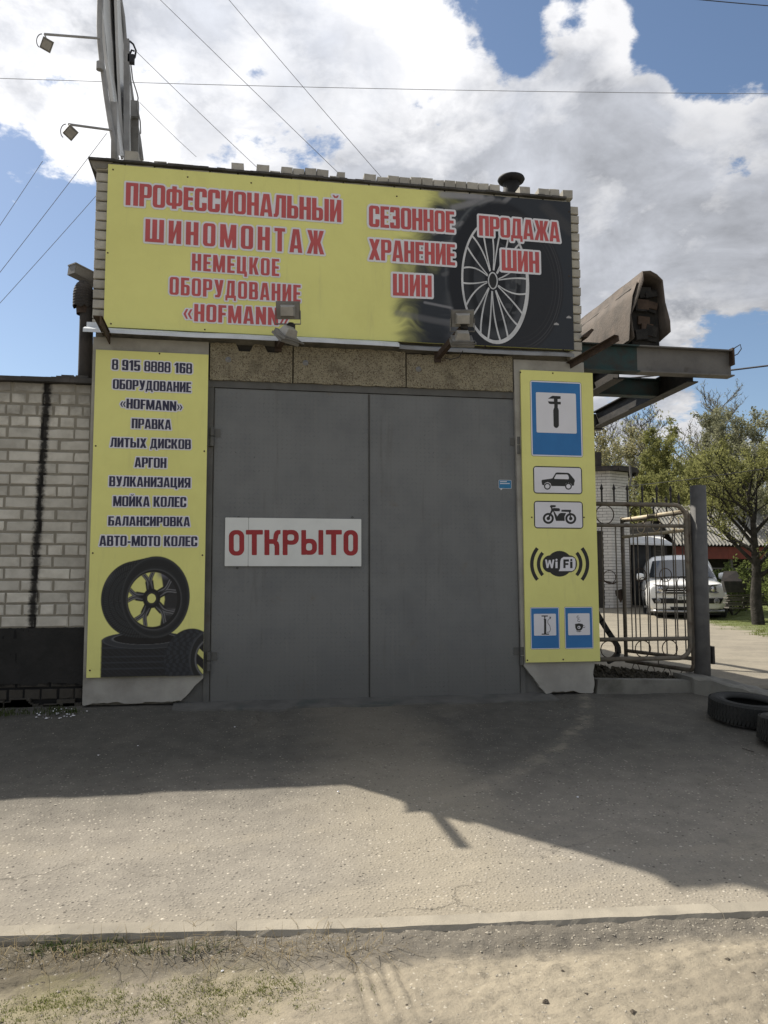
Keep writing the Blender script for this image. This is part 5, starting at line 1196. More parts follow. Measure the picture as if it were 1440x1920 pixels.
mb.prism([(c[0]-.09, .93), (c[0]-.01, .95), (c[0]-.005, .86), (c[0]-.03, .80), (c[0]-.06, .86), (c[0]-.085, .88)], c[1]-.01, c[1]+.01); mb.build('latch_plate', 'rust', e2)
mb = MB(); mb.tube([at(x, y, 1.2) for x, y in ((1119, 1087), (1135, 1090), (1150, 1094), (1158, 1091))], .009, 6); mb.build('slide_bolt', 'rust', e2)
# concrete curb beam under the gate and wedge footing beside the post
MB().prism([(3.23, -.05), (4.20, -.05), (4.20, .10), (3.25, .132)], .0, .16).build('gate_sill', 'concrete', None, kind='structure', label='low concrete sill below the yard gate')
fo = E('concrete_footing', (4.5, -.2, -.1), 'rough concrete footing that tapers away from the foot of the gate post', 'footing')
def wedge(pts, z0, n=10):
    pass
mb = MB()
A0 = np.array([4.165, -.045]); B0 = np.array([4.265, -.17]); C0 = np.array([4.85, -.66]); D0 = np.array([6.2, -1.6])
A1 = np.array([4.165, .32]); B1 = np.array([4.42, .30]); C1 = np.array([5.0, -.42]); D1 = np.array([6.3, -1.4])
prof = [(A0, A1, .135), (B0, B1, .13), (C0, C1, -.035), (D0, D1, -.17)]
rows = []
for i in range(len(prof)-1):
    n = 3 if i == 0 else 14
    for j in range(n+(i == 2)):
        t = j/n; a = prof[i]; b = prof[i+1]; rows.append((a[0]*(1-t)+b[0]*t, a[1]*(1-t)+b[1]*t, a[2]*(1-t)+b[2]*t))
for i, (p0, p1, z) in enumerate(rows):
    j = lambda s=.008: random.uniform(-s, s); k = 4
    mb.v += [(p0[0]+j(), p0[1]+j(), -.5), (p0[0]+j(), p0[1]+j(), z-.02+j()), (p0[0]*.93+p1[0]*.07+j(), p0[1]*.93+p1[1]*.07+j(), z+j()), (p1[0]+j(), p1[1]+j(), z+.01+j()), (p1[0], p1[1], -.5)]
for i in range(len(rows)-1):
    for q in range(4): mb.f.append((i*5+q, i*5+q+1, (i+1)*5+q+1, (i+1)*5+q))
mb.f.append((4, 3, 2, 1, 0))
mb.build('footing_block', 'concrete', fo)
# dark heap of rubble between sill and yard
rub = MB(); rnd = random.Random(5)
for k in range(500):
    u = rnd.random(); x = 3.2+.95*u; y = .16+.7*rnd.random(); z = .05+.20*max(0, 1-abs(y-.42)/.5)*(1-.6*u); q = rnd.uniform(.006, .022)
    R = np.array(Matrix.Rotation(rnd.uniform(0, 3), 3, (rnd.random(), rnd.random(), 1)))
    rub.box(-q, q, -q*.7, q*.7, -q*.4, q*.4, R, (x, y, max(z, .03)))
rub.build('rubble', 'soil', None, kind='stuff', label='dark heap of soil and rubble behind the sill')
n = 30; X, Yg = np.meshgrid(np.linspace(3.18, 4.25, n), np.linspace(.14, 1.0, n)); Z = .03+.20*np.clip(1-np.abs(Yg-.42)/.5, 0, 1)*(1-.6*(X-3.2))+(fbm(X*9, Yg*9)-.5)*.06
I = np.arange(n*n).reshape(n, n); npmesh('soil_heap', np.stack([X, Yg, Z], -1).reshape(-1, 3), np.stack([I[:-1, :-1], I[:-1, 1:], I[1:, 1:], I[1:, :-1]], -1).reshape(-1, 4), 'soil', smooth=True, kind='structure', label='low mound of dark soil')
# bent rubber strip
mb = MB(); pts = [at(x, y, .45) for x, y in ((1116, 1143), (1127, 1163), (1140, 1184), (1151, 1200), (1158, 1212), (1159, 1224), (1152, 1234), (1140, 1240))]
for i in range(len(pts)-1): mb.bar(pts[i], pts[i+1]+(pts[i+1]-pts[i])*.1, .05, .035 if i > 3 else .02, (0, 1, 0))
mb.build('rubber_strip', 'tyre', None, label='bent black rubber strip leaning behind the yard gate', category='rubber strip')

# ------------------------------------------------------------------ tyres on the asphalt
def tyre(label, c, R, h, rz=0., tilt=0.):
    e = E('discarded_tyre', c, label, 'tyre', 'old tyres lying on the asphalt', rz); e.rotation_euler[0] = tilt
    pr = [(R*.60, h*.10), (R*.66, h*.02), (R*.80, 0), (R*.94, h*.03), (R*.985, h*.14), (R, h*.3), (R, h*.7), (R*.985, h*.86), (R*.94, h*.97), (R*.80, h), (R*.66, h*.985), (R*.60, h*.90), (R*.585, h*.82), (R*.64, h*.76), (R*.8, h*.72), (R*.86, h*.5), (R*.8, h*.28), (R*.64, h*.24), (R*.585, h*.18), (R*.60, h*.10)]
    mb = MB(); mb.lathe(pr, (0, 0, 0), 56); b = mb.build('carcass', 'tyre', None, (0, 0, 0), smooth=True); b.parent = e; b.location = (0, 0, 0)
    mb = MB(); n = 64
    for i in range(n):
        a = 2*math.pi*i/n
        for (z0, z1, sh) in ((.08, .30, .03), (.34, .49, -.02), (.51, .66, .02), (.70, .92, -.03)):
            vs = []
            for rr_ in (R*.985, R*1.012):
                for z, s2 in ((z0, 0), (z1, sh)):
                    for da in (-.034, .034): aa = a+da+s2; vs.append((rr_*math.cos(aa), rr_*math.sin(aa), h*z))
            mb.add(vs, [(4, 5, 7, 6), (0, 4, 6, 2), (1, 3, 7, 5), (0, 1, 5, 4), (2, 6, 7, 3)])
    b = mb.build('tread', 'tyre', None, (0, 0, 0), kind='stuff'); b.parent = e; b.location = (0, 0, 0)
    mb = MB(); mb.ring((0, 0, h*.995), R*.76, R*.008, (1, 0, 0), (0, 1, 0), 48, 5); mb.ring((0, 0, h*.99), R*.90, R*.006, (1, 0, 0), (0, 1, 0), 48, 5); b = mb.build('sidewall_rib', 'tyre', None, (0, 0, 0), smooth=True); b.parent = e; b.location = (0, 0, 0)
    return e
def ramp_at(px, py): d = ray(px, py); t = (.13*CAM[1]-CAM[2])/(d[2]-.13*d[1]); return CAM+d*t
g = ramp_at(1401, 1352); tyre('whole worn black tyre lying flat beside the concrete footing', (g[0], g[1], float(rampz(g[1]))+.01), .30, .168, .3, R_(7))
g = ramp_at(1505, 1402); tyre('black tyre cut off by the right edge of the photo', (g[0], g[1], float(rampz(g[1]))+.01), .31, .19, 1.1, R_(7))

# ------------------------------------------------------------------ yard: round brick kiosk, shed, slate roofed house
tw = E('brick_kiosk', (10.6, 16., .35), 'white brick faceted kiosk with a dark flat roof behind the yard gate', 'building')
FP = [np.array(p) for p in ((6.1, 17.36), (10.66, 15.24), (11.36, 15.50), (11.62, 16.1), (11.62, 18.6), (6.4, 19.6))]
Zb, Zt = .40, 4.42
mb = MB(); k = len(FP); cen = sum(FP)/k
inn = [p+(cen-p)/np.linalg.norm(cen-p)*.035 for p in FP]
mb.v = [(p[0], p[1], Zb-.3) for p in inn]+[(p[0], p[1], Zt) for p in inn]; mb.f = [(i, (i+1) % k, k+(i+1) % k, k+i) for i in range(k)]+[tuple(range(k))]
wl = mb.build('wall', 'darkmortar', tw)
mb = MB(); holes = [((1118, 997), (1134, 1142)), ((1163, 986), (1172, 1076))]
def px_of(P_):
    d = np.array(P_)-CAM; return 720+FPX*(d@RT)/(d@FW), 960-FPX*(d@UP)/(d@FW)
doorA, doorB = None, None
def on_facet(px, py, p0, p1):
    d = ray(px, py); e_ = p1-p0; nrm = np.array([-e_[1], e_[0]]); t = (nrm@(p0-CAM[:2]))/(nrm@d[:2]); return CAM+d*t
openings = []
for (a_, b_), fi in zip(holes, (0, 1)):
    A = on_facet(*a_, FP[fi], FP[fi+1]); B = on_facet(*b_, FP[fi], FP[fi+1]); e_ = FP[fi+1]-FP[fi]; L = np.linalg.norm(e_); e_ = e_/L
    openings.append((fi, (A[:2]-FP[fi])@e_, (B[:2]-FP[fi])@e_, B[2] if fi else Zb-.1, A[2]))
for fi in range(4):
    p0, p1 = FP[fi], FP[fi+1]; e_ = p1-p0; L = np.linalg.norm(e_); e_ = e_/L; nn = np.array([e_[1], -e_[0]]); r = 0; z = Zb
    while z < Zt-.05:
        u = -(.12 if r % 2 else 0)+(-.002)
        while u < L:
            a = max(u, 0); b = min(u+.238, L); u += .246
            if b-a < .03: continue
            skip = False
            for (f_, h0, h1, hz0, hz1) in openings:
                if f_ == fi and b > h0 and a < h1 and z+.07 > hz0 and z < hz1:
                    if a < h0-.03: b = h0
                    elif b > h1+.03: a = h1
                    else: skip = True
            if skip: continue
            o_ = random.uniform(-.003, .003); q0 = p0+e_*a; q1 = p0+e_*b; i0 = q0-nn*.04; i1 = q1-nn*.04; q0 = q0+nn*o_; q1 = q1+nn*o_
            mb.add([(q0[0], q0[1], z), (q1[0], q1[1], z), (i1[0], i1[1], z), (i0[0], i0[1], z), (q0[0], q0[1], z+.073), (q1[0], q1[1], z+.073), (i1[0], i1[1], z+.073), (i0[0], i0[1], z+.073)],
                   [(0, 1, 5, 4), (1, 2, 6, 5), (3, 0, 4, 7), (4, 5, 6, 7), (3, 2, 1, 0)])
        z += .0845; r += 1
mb.build('brick', 'whitebrick', tw, kind='stuff')
for (fi, h0, h1, hz0, hz1), nm in zip(openings, ('door', 'window')):
    p0 = FP[fi]; e_ = (FP[fi+1]-p0)/np.linalg.norm(FP[fi+1]-p0); nn = np.array([e_[1], -e_[0]]); mb = MB()
    q0 = p0+e_*h0-nn*.02; q1 = p0+e_*h1-nn*.02; mb.add([(q0[0], q0[1], hz0), (q1[0], q1[1], hz0), (q1[0], q1[1], hz1), (q0[0], q0[1], hz1)], [(0, 1, 2, 3)])
    ob_ = mb.build(nm, 'doorgrey' if nm == 'door' else 'carglass', tw); m2 = MB()
    for u in (h0+.02, h1-.02): a = p0+e_*u-nn*.01; m2.bar((a[0], a[1], hz0), (a[0], a[1], hz1), .04, .04, (0, 1, 0))
    a = p0+e_*h0; b = p0+e_*h1; m2.bar((a[0], a[1], hz1), (b[0], b[1], hz1), .05, .05); m2.build('frame', 'darksteel', ob_)
mb = MB(); ov = [p+(p-cen)/np.linalg.norm(p-cen)*.28 for p in FP]; k = len(ov)
mb.v = [(p[0], p[1], Zt) for p in ov]+[(p[0], p[1], Zt+.07) for p in ov]; mb.f = [(i, (i+1) % k, k+(i+1) % k, k+i) for i in range(k)]+[tuple(range(k))[::-1], tuple(range(k, 2*k))]
rf = mb.build('roof', 'roofdark', tw)
mb = MB(); 
for i in range(0, 4): a, b = ov[i], ov[i+1]; mb.bar((a[0], a[1], Zt-.03), (b[0], b[1], Zt-.03), .07, .09)
mb.build('gutter', 'roofdark', tw)
p = atD(1120, 866, 24); MB().box(p[0]-.35, p[0]+.22, p[1]+.2, p[1]+.7, Zt+.07, Zt+.50).build('roof_hatch', 'roofdark', rf)
mb = MB(); mb.tube([atD(x, y, 23.7) for x, y in ((1181, 872), (1183, 895), (1181, 910))], .03, 6); mb.build('downpipe', 'greysteel', tw)

# low shed between kiosk and pickup
sh = E('shed', (12.3, 16.8, .4), 'low shed with a grey steel door and a pale roof sheet beside the kiosk', 'building')
u_ = np.array([.92, -.39])
def rect_box(px0, py0, px1, py1, D0, dp, name, mat, parent, **kw):
    a = atD(px0, py1, D0); b = atD(px1, py0, D0); w_2 = np.linalg.norm((b-a)[:2]); mb = MB(); t = np.array([(b-a)[0], (b-a)[1], 0]); t /= np.linalg.norm(t); n_ = np.array([-t[1], t[0], 0])
    c = [a, a+t*w_2, a+t*w_2+n_*dp, a+n_*dp]; hh = b[2]-a[2]
    mb.v = [tuple(q) for q in c]+[tuple(q+np.array([0, 0, hh])) for q in c]; mb.f = [(3, 2, 1, 0), (4, 5, 6, 7), (0, 1, 5, 4), (1, 2, 6, 5), (2, 3, 7, 6), (3, 0, 4, 7)]
    return mb.build(name, mat, parent, **kw)
rect_box(1176, 1019, 1250, 1146, 25.3, 2.2, 'wall', 'roofdark', sh)
dr = rect_box(1188, 1024, 1221, 1143, 25.2, .06, 'door', 'doorgrey', sh)
rect_box(1219, 1024, 1223, 1143, 25.17, .06, 'frame', 'darksteel', dr)
rect_box(1224, 1024, 1243, 1140, 25.2, .06, 'brick_pier', 'timber', sh)
mb = MB(); A = [atD(x, y, d) for x, y, d in ((1176, 1021, 24.9), (1262, 1023, 24.9), (1240, 1009, 26.8), (1170, 1008, 26.8))]; mb.v = [tuple(p) for p in A]+[tuple(p+np.array([0, 0, .05])) for p in A]
mb.f = [(3, 2, 1, 0), (4, 5, 6, 7), (0, 1, 5, 4), (1, 2, 6, 5), (2, 3, 7, 6), (3, 0, 4, 7)]; mb.build('roof', 'roofwhite', sh)
rect_box(1178, 990, 1246, 1006, 27.4, .3, 'back_wall', 'timber', sh)
rect_box(1178, 1003, 1246, 1006, 27.3, .1, 'shelf', 'roofwhite', sh)

# house with a corrugated slate roof
ho = E('slate_house', (16.5, 19, .6), 'long low house under a corrugated grey slate roof with a red brown fascia', 'house')
A0 = atD(1262, 1023, 26.5); A1 = atD(1560, 1026, 27.5); t = np.array([(A1-A0)[0], (A1-A0)[1], 0]); Lh = np.linalg.norm(t); t /= Lh; bk = np.array([-t[1], t[0], 0])
bkr = bk*math.cos(R_(-4))+np.cross((0, 0, 1), bk)*math.sin(R_(-4))
per = .125; nu = int(Lh/per*8); U = np.linspace(0, Lh, nu)
mb = MB(); rows = 3
for si in range(rows):
    v0 = si*.62; v1 = v0+.66
    for vv, dz in ((v0, .012), (v1, 0)):
        for u in U:
            zc = .032*math.cos(2*math.pi*u/per); q = A0+t*u+bkr*(vv-.15)+np.array([0, 0, vv*.78+zc+dz*1.5]); mb.v.append(tuple(q))
    b = si*2*nu; mb.f += [(b+i, b+i+1, b+nu+i+1, b+nu+i) for i in range(nu-1)]
mb.build('roof', 'slate', ho, smooth=True)
def hb_box(u0, u1, v0, v1, z0, z1, name, mat):
    mb = MB(); c = [A0+t*u+bk*v for u, v in ((u0, v0), (u1, v0), (u1, v1), (u0, v1))]
    mb.v = [(p[0], p[1], z0) for p in c]+[(p[0], p[1], z1) for p in c]; mb.f = [(3, 2, 1, 0), (4, 5, 6, 7), (0, 1, 5, 4), (1, 2, 6, 5), (2, 3, 7, 6), (3, 0, 4, 7)]; return mb.build(name, mat, ho)
e0 = A0[2]
for i in range(6): hb_box(Lh*i/6+.004, Lh*(i+1)/6-.004, -.03-.002*(i % 2), .03, e0-.42, e0-.03, 'fascia_board', 'fascia')
hb_box(0, Lh, 1.4, 4.0, .2, e0+.9, 'wall', 'roofdark')
for i in range(7): hb_box(.3+i*.85, .38+i*.85, .02, .10, .2, e0-.42, 'post', 'timber')
hb_box(0, Lh, .03, .08, e0-.75, e0-.70, 'rail', 'timber')

# pickup
cpos = atD(1290, 1168, 21.0); cz = float(yardz(cpos[1]))+.0
car = E('pickup_truck', (cpos[0], cpos[1], cpos[2]), 'white pickup truck parked in the yard facing the camera behind the gate post', 'pickup truck', rz=R_(-25))
def cbuild(mb, name, mat, parent=car, smooth=False, **kw):
    o = mb.build(name, mat, None, (0, 0, 0), smooth=smooth, **kw); o.parent = parent; o.location = (0, 0, 0); return o
def loft(secs, cap=True):
    """secs: (y, zb, zt, half width low, half width mid, half width top, corner)"""
    mb = MB(); N = 20
    for (y, zb_, zt_, wl_, wm, wt_, rc_) in secs:
        h = zt_-zb_; prof = [(wl_*.85, zb_), (wl_*.97, zb_+h*.04), (wl_+(wm-wl_)*.4, zb_+h*.16), (wm, zb_+h*.42), (wm*.995, zb_+h*.62), (wt_+(wm-wt_)*.55, zb_+h*.82), (wt_*.97, zb_+h*.95), (wt_*.82, zb_+h), (wt_*.5, zb_+h+rc_*.6), (wt_*.18, zb_+h+rc_)]
        ring_ = [(x, z) for x, z in prof]+[(-x, z) for x, z in prof[::-1]]
        mb.v += [(x, y, z) for x, z in ring_]
    for i in range(len(secs)-1):
        for q in range(N): mb.f.append((i*N+q, i*N+(q+1) % N, (i+1)*N+(q+1) % N, (i+1)*N+q))
    if cap: mb.f.append(tuple(range(N))); mb.f.append(tuple((len(secs)-1)*N+q for q in range(N))[::-1])
    return mb
body = loft([(.02, .38, .93, .78, .88, .84, .0), (.05, .34, .97, .83, .93, .88, .01), (.14, .32, 1.0, .87, .96, .90, .02), (.35, .32, 1.03, .91, .972, .92, .035), (.9, .32, 1.06, .93, .975, .92, .05), (1.45, .32, 1.12, .94, .975, .93, .04), (1.6, .32, 1.13, .94, .975, .95, .0), (3.2, .34, 1.14, .94, .975, .95, .0), (5.1, .40, 1.12, .93, .965, .94, .0), (5.2, .45, 1.08, .90, .94, .90, .0)])
cbuild(body, 'body', 'carwhite', smooth=True)
cab = loft([(1.42, 1.05, 1.12, .90, .90, .86, .0), (1.50, 1.05, 1.18, .91, .90, .84, .01), (1.95, 1.05, 1.52, .92, .88, .73, .03), (2.30, 1.05, 1.75, .93, .88, .71, .02), (2.6, 1.05, 1.79, .93, .88, .72, .025), (3.6, 1.05, 1.79, .93, .88, .72, .02), (3.95, 1.05, 1.68, .93, .88, .68, .02), (4.1, 1.05, 1.14, .93, .90, .80, 0)])
cbuild(cab, 'cab', 'carwhite', smooth=True)
def quadp(pts, name, mat, th=None): mb = MB(); mb.add(pts, [tuple(range(len(pts)))]); return cbuild(mb, name, mat)
n = 10; mb = MB()
for j in range(5):
    tt_ = j/4; y = 1.50+.70*tt_; z = 1.165+.47*tt_; hw = .85-.15*tt_
    for i in range(n+1):
        s2 = -1+2*i/n; mb.v.append((s2*hw, y-.12-.03*(1-s2*s2)+.03*abs(s2)**3, z+.03*(1-s2*s2)))
for j in range(4):
    for i in range(n): mb.f.append((j*(n+1)+i, j*(n+1)+i+1, (j+1)*(n+1)+i+1, (j+1)*(n+1)+i))
cbuild(mb, 'windscreen', 'carglass', smooth=True)
for s2 in (-1, 1):
    quadp([(s2*.915, 1.75, 1.16), (s2*.915, 3.9, 1.16), (s2*.745, 3.7, 1.66), (s2*.735, 2.35, 1.66), (s2*.80, 2.0, 1.46)], 'side_window', 'carglass')
    mb = MB(); mb.lathe([(.0, -.09), (.07, -.085), (.095, -.04), (.10, .02), (.085, .07), (.0, .08)], (0, 0, 0), 14, 'x'); mb.v = [(s2*(1.065+v[0]*1.15), 1.62+v[1]*.7, 1.20+v[2]*.95) for v in mb.v]; m_ = cbuild(mb, 'wing_mirror', 'carwhite', smooth=True)
    mb = MB(); mb.bar((s2*.9, 1.66, 1.13), (s2*1.02, 1.64, 1.15), .06, .04); cbuild(mb, 'mirror_foot', 'carblack')
    # headlight follows the wing corner
    mb = MB(); out_ = [(.47, .945, .035), (.64, .965, .06), (.80, .975, .16), (.86, .96, .24), (.865, .86, .22), (.84, .775, .16), (.70, .745, .07), (.52, .765, .035)]
    mb.add([(s2*x, y-.10, z) for x, z, y in out_], [tuple(range(8))]); hl = cbuild(mb, 'headlight', 'lens')
    mb = MB(); mb.lathe([(.0, -.005), (.06, -.004), (.068, .0)], (s2*.63, -.048, .855), 16, 'y'); mb.lathe([(.0, -.005), (.045, -.004), (.05, .0)], (s2*.765, .03, .855), 16, 'y'); cbuild(mb, 'reflector', 'chrome', hl, smooth=True)
    mb = MB(); mb.lathe([(.0, -.01), (.055, -.008), (.06, .0)], (s2*.70, -.012, .55), 16, 'y'); cbuild(mb, 'fog_light', 'lens', smooth=True)
    mb = MB(); mb.ring((s2*.70, -.018, .55), .062, .006, (1, 0, 0), (0, 0, 1), 20, 5); cbuild(mb, 'fog_light_ring', 'chrome')
    for yw in (.95, 4.0):
        rz_ = R_(14) if yw < 2 else 0
        wh = E('wheel', (s2*.82, yw, .385), None, None); wh.parent = car; 
        for k_ in ('category', 'label'): 
            if k_ in wh: del wh[k_]
        wh.rotation_euler[2] = rz_
        mb = MB(); mb.lathe([(.25, -.12), (.36, -.125), (.383, -.09), (.387, 0), (.383, .09), (.36, .125), (.25, .12)], (0, 0, 0), 32, 'x'); cbuild(mb, 'tyre', 'tyre', wh, smooth=True)
        mb = MB(); mb.lathe([(.27, .118), (.255, .10), (.245, .05), (.0, .05)], (0, 0, 0), 28, 'x'); mb.v = [(s2*v[0], v[1], v[2]) for v in mb.v]; cbuild(mb, 'rim', 'carblack', wh)
        mb = MB()
        for q in range(5): a = 2*math.pi*q/5; mb.bar((s2*.09, 0, 0), (s2*.11, .25*math.cos(a), .25*math.sin(a)), .05, .03, (1, 0, 0))
        mb.lathe([(.0, .12), (.05, .115), (.055, .08)], (0, 0, 0), 12, 'x'); cbuild(mb, 'spoke', 'alloy', wh)
        mb = MB(); 
        for q in range(15): a0 = math.pi*q/14-.1; mb.v += [(s2*.978, yw+.45*math.cos(a0), .36+.45*math.sin(a0)), (s2*.978, yw+.36*math.cos(a0), .36+.36*math.sin(a0))]
        mb.f = [(2*q, 2*q+1, 2*q+3, 2*q+2) for q in range(14)]; cbuild(mb, 'wheel_arch', 'carblack')
mb = MB(); mb.box(-.50, .50, -.022, .05, .735, .935); gr_ = cbuild(mb, 'grille', 'carblack')
for z in (.79, .85, .91): mb = MB(); mb.box(-.49, .49, -.034, -.0225, z-.010, z+.008); cbuild(mb, 'grille_bar', 'chrome', gr_)
mb = MB(); mb.ring((0, -.045, .845), .088, .011, (1, 0, 0), (0, 0, 1), 26, 6)
for p_, q_ in (((-.045, .915), (-.0, .845)), ((.045, .915), (.0, .845)), ((-.078, .865), (-.035, .77)), ((-.035, .77), (0, .85)), ((0, .85), (.035, .77)), ((.035, .77), (.078, .865))): mb.bar((p_[0], -.045, p_[1]), (q_[0], -.045, q_[1]), .012, .014, (0, 1, 0))
cbuild(mb, 'badge', 'chrome', gr_)
mb = MB(); mb.prism([(-.86, .62), (.86, .62), (.80, .49), (-.80, .49)], -.006, .2); cbuild(mb, 'lower_intake', 'carblack')
mb = MB(); mb.prism([(-.42, .40), (.42, .40), (.38, .34), (-.38, .34)], .0, .2); cbuild(mb, 'air_slot', 'carblack')
mb = MB(); mb.tube([(-.88, .08, .30), (-.6, -.0, .29), (0, -.03, .285), (.6, 0, .29), (.88, .08, .30)], .035, 10); cbuild(mb, 'bumper_bar', 'alloy', smooth=True)
mb = MB(); mb.box(-.80, .80, .06, .9, .20, .38); cbuild(mb, 'underbody', 'carblack')
mb = MB(); mb.box(-.26, .26, -.045, -.035, .575, .69); pl_ = cbuild(mb, 'number_plate', 'plate')
mb = MB()
def stroke(pts, w2=.011):
    for p_, q_ in zip(pts[:-1], pts[1:]): mb.bar((p_[0], -.048, p_[1]), (q_[0], -.048, q_[1]), w2, .004, (0, 1, 0))
stroke([(-.19, .60), (-.19, .66)]); stroke([(-.145, .60), (-.145, .66)]); stroke([(-.19, .63), (-.145, .63)])
stroke([(-.03, .665), (.01, .665), (-.01, .64), (.012, .62), (-.008, .597), (-.032, .603)]); 
cbuild(mb, 'plate_lettering', 'carblack', pl_)
mb = MB(); stroke([(-.245, .583), (-.245, .682), (.245, .682), (.245, .583), (-.245, .583)], .006); cbuild(mb, 'plate_border', 'carblack', pl_)
p = [(.02, .7), (-.0, 1.5)]
# open tray, slab stack
stk = E('slab_stack', atD(1392, 1141, 20), 'low stack of thin grey boards beside the front of the pickup', 'stack')
rnd = random.Random(9)
for r in range(6):
    for c_ in range(2 + (r % 2)):
        p = atD(1362+c_*(24 if r % 2 else 34)+rnd.uniform(-3, 3), 1139-r*4.6, 20.2+c_*.1); L = rnd.uniform(.28, .48)
        mb = MB(); mb.bar(p, p+np.array([L, -L*.25, rnd.uniform(-.02, .02)]), .35, .035); mb.build('board', 'timber', stk)
tr = E('metal_tray', atD(1385, 1112, 20), 'black open trough resting on the stack of boards', 'trough')
mb = MB(); a = atD(1362, 1111, 19.9); b = atD(1398, 1111, 19.9); t_ = b-a; up_ = np.array([0, 0, .27]); bk_ = np.array([.25, .5, 0])
o_ = t_/np.linalg.norm(t_)*.06
mb.add([a, b, b+bk_, a+bk_, a-o_+up_, b+o_+up_, b+o_+bk_+up_, a-o_+bk_+up_], [(0, 1, 5, 4), (1, 2, 6, 5), (2, 3, 7, 6), (3, 0, 4, 7), (0, 3, 2, 1)]); mb.build('trough_body', 'darksteel', tr)
mb = MB(); mb.add([a+bk_+up_-o_, b+bk_+up_, b+bk_*1.5+up_+np.array([-.1, 0, .26]), a+bk_*1.5+up_+np.array([.05, 0, .26])], [(0, 1, 2, 3)]); mb.build('lid', 'roofdark', tr)

# ------------------------------------------------------------------ trees
def tree(name, label, px, ybase, ytop, D0, leafmat, barkmat, seed, nleaf=14, leafsize=.07, spread=.5, r0=.10, l1=13, l2=8, l3=5, droop=0., start=.18, group=None, cat='tree', stems=1, minr=.006):
    rd = random.Random(seed); b = atD(px, ybase, D0); gz = float(yardz(b[1])); top = atD(px, ytop, D0)[2]; Ht = top-gz
    e = E(name, (b[0], b[1], gz), label, cat, group)
    mb = MB(); tips = []
    def vec(az, el): return np.array([math.cos(az)*math.cos(el), math.sin(az)*math.cos(el), math.sin(el)])
    def branch(p, d, L, r, lvl):
        n = 5 if lvl == 0 else (3 if lvl < 3 else 2); pts = [p]; dd = d.copy()
        for i in range(n):
            dd = dd+np.array([rd.gauss(0, .10), rd.gauss(0, .10), (.10 if lvl else .0)-droop*.12*lvl]); dd /= np.linalg.norm(dd); pts.append(pts[-1]+dd*L/n)
        rs = [r*(1-.80*i/n) for i in range(n+1)]; mb.tube(pts, rs, (7, 4, 3, 3)[lvl], caps=False)
        if lvl == 3 or (lvl == 2 and l3 == 0): tips.append(pts); return
        cnt = (l1, l2, l3)[lvl]
        for j in range(cnt):
            t0 = (start if lvl == 0 else .2); t_ = t0+(1-t0)*(j+rd.random())/cnt; k = min(int(t_*n), n-1); q = pts[k]+(pts[k+1]-pts[k])*(t_*n-k)
            az = rd.uniform(0, 2*math.pi)
            if lvl == 0: el = rd.uniform(.25, .95)+.25*t_; nd = vec(az, el); LL_ = Ht*spread*(1-.62*t_)*rd.uniform(.7, 1.15)
            else:
                dk = pts[k+1]-pts[k]; dk /= np.linalg.norm(dk); nd = dk*.75+vec(az, rd.uniform(-.4, .9))*.75; nd /= np.linalg.norm(nd); LL_ = L*rd.uniform(.38, .62)*(1-.35*t_)
            branch(q, nd, LL_, max(r*(.42 if lvl == 0 else .5)*(1-.4*t_), minr), lvl+1)
        if lvl > 0: tips.append(pts[-2:])
    for s2 in range(stems):
        dz = vec(rd.uniform(0, 6.28), 1.45 if stems == 1 else rd.uniform(1.05, 1.4)); off = np.array([rd.uniform(-.5, .5), rd.uniform(-.5, .5), 0])*(stems > 1)
        branch(np.array([b[0], b[1], gz-.1])+off, dz, Ht*(.92 if stems == 1 else rd.uniform(.7, .98)), r0, 0)
    mb.build('trunk', barkmat, e, (b[0], b[1], gz), smooth=True)
    if nleaf and D0 > 28: nleaf = int(nleaf*1.35); leafsize *= 1.12
    if nleaf:
        P0 = np.array([t_[0] for t_ in tips]); P1 = np.array([t_[-1] for t_ in tips]); rg = np.random.default_rng(seed)
        N = len(tips)*nleaf; ii = np.repeat(np.arange(len(tips)), nleaf)
        # leaves come in uneven clumps
        w2 = rg.random(len(tips))**1.5; keep = rg.random(N) < (.25+.95*w2[ii]); ii = ii[keep]; N = len(ii)
        c = P0[ii]+(P1[ii]-P0[ii])*rg.random((N, 1))**.8*1.08+rg.normal(0, leafsize*.8, (N, 3))
        a = rg.normal(size=(N, 3)); a /= np.linalg.norm(a, axis=1)[:, None]; b2 = np.cross(a, rg.normal(size=(N, 3))); b2 /= np.linalg.norm(b2, axis=1)[:, None]
        sz = leafsize*(.5+rg.random((N, 1))); V = np.stack([c-a*sz*.5, c+b2*sz*.32, c+a*sz*.55, c-b2*sz*.32], 1).reshape(-1, 3)
        npmesh('crown', V, np.arange(N*4).reshape(N, 4), leafmat, e, (b[0], b[1], gz+Ht*.4))
    return e
BT = 'bare trees behind the yard'; GT = 'trees in first leaf behind the yard'
tree('bare_tree', 'tall bare dark tree with a straight trunk, just right of the end of the beams', 1232, 1100, 752, 46, 'leafgrey', 'bark', 1, 0, spread=.40, r0=.13, l1=22, l2=9, l3=5, start=.35, minr=.016, group=BT)
tree('bare_tree', 'bare tree with a fan of fine twigs, highest of the row, behind the green thicket', 1306, 1100, 716, 48, 'leafgrey', 'barkpale', 2, 2, .06, spread=.42, r0=.14, l1=24, l2=10, l3=6, start=.4, minr=.016, group=BT)
tree('bare_tree', 'thin bare tree below the lower beam beside the yellow sign', 1168, 1100, 770, 45, 'leafgrey', 'bark', 3, 0, spread=.42, r0=.11, l1=18, l2=8, l3=5, start=.35, minr=.016, group=BT)
tree('bare_tree', 'slender bare tree that stands close to the straight dark trunk', 1262, 1100, 735, 50, 'leafgrey', 'bark', 4, 0, spread=.34, r0=.11, l1=20, l2=8, l3=5, start=.4, minr=.016, group=BT)
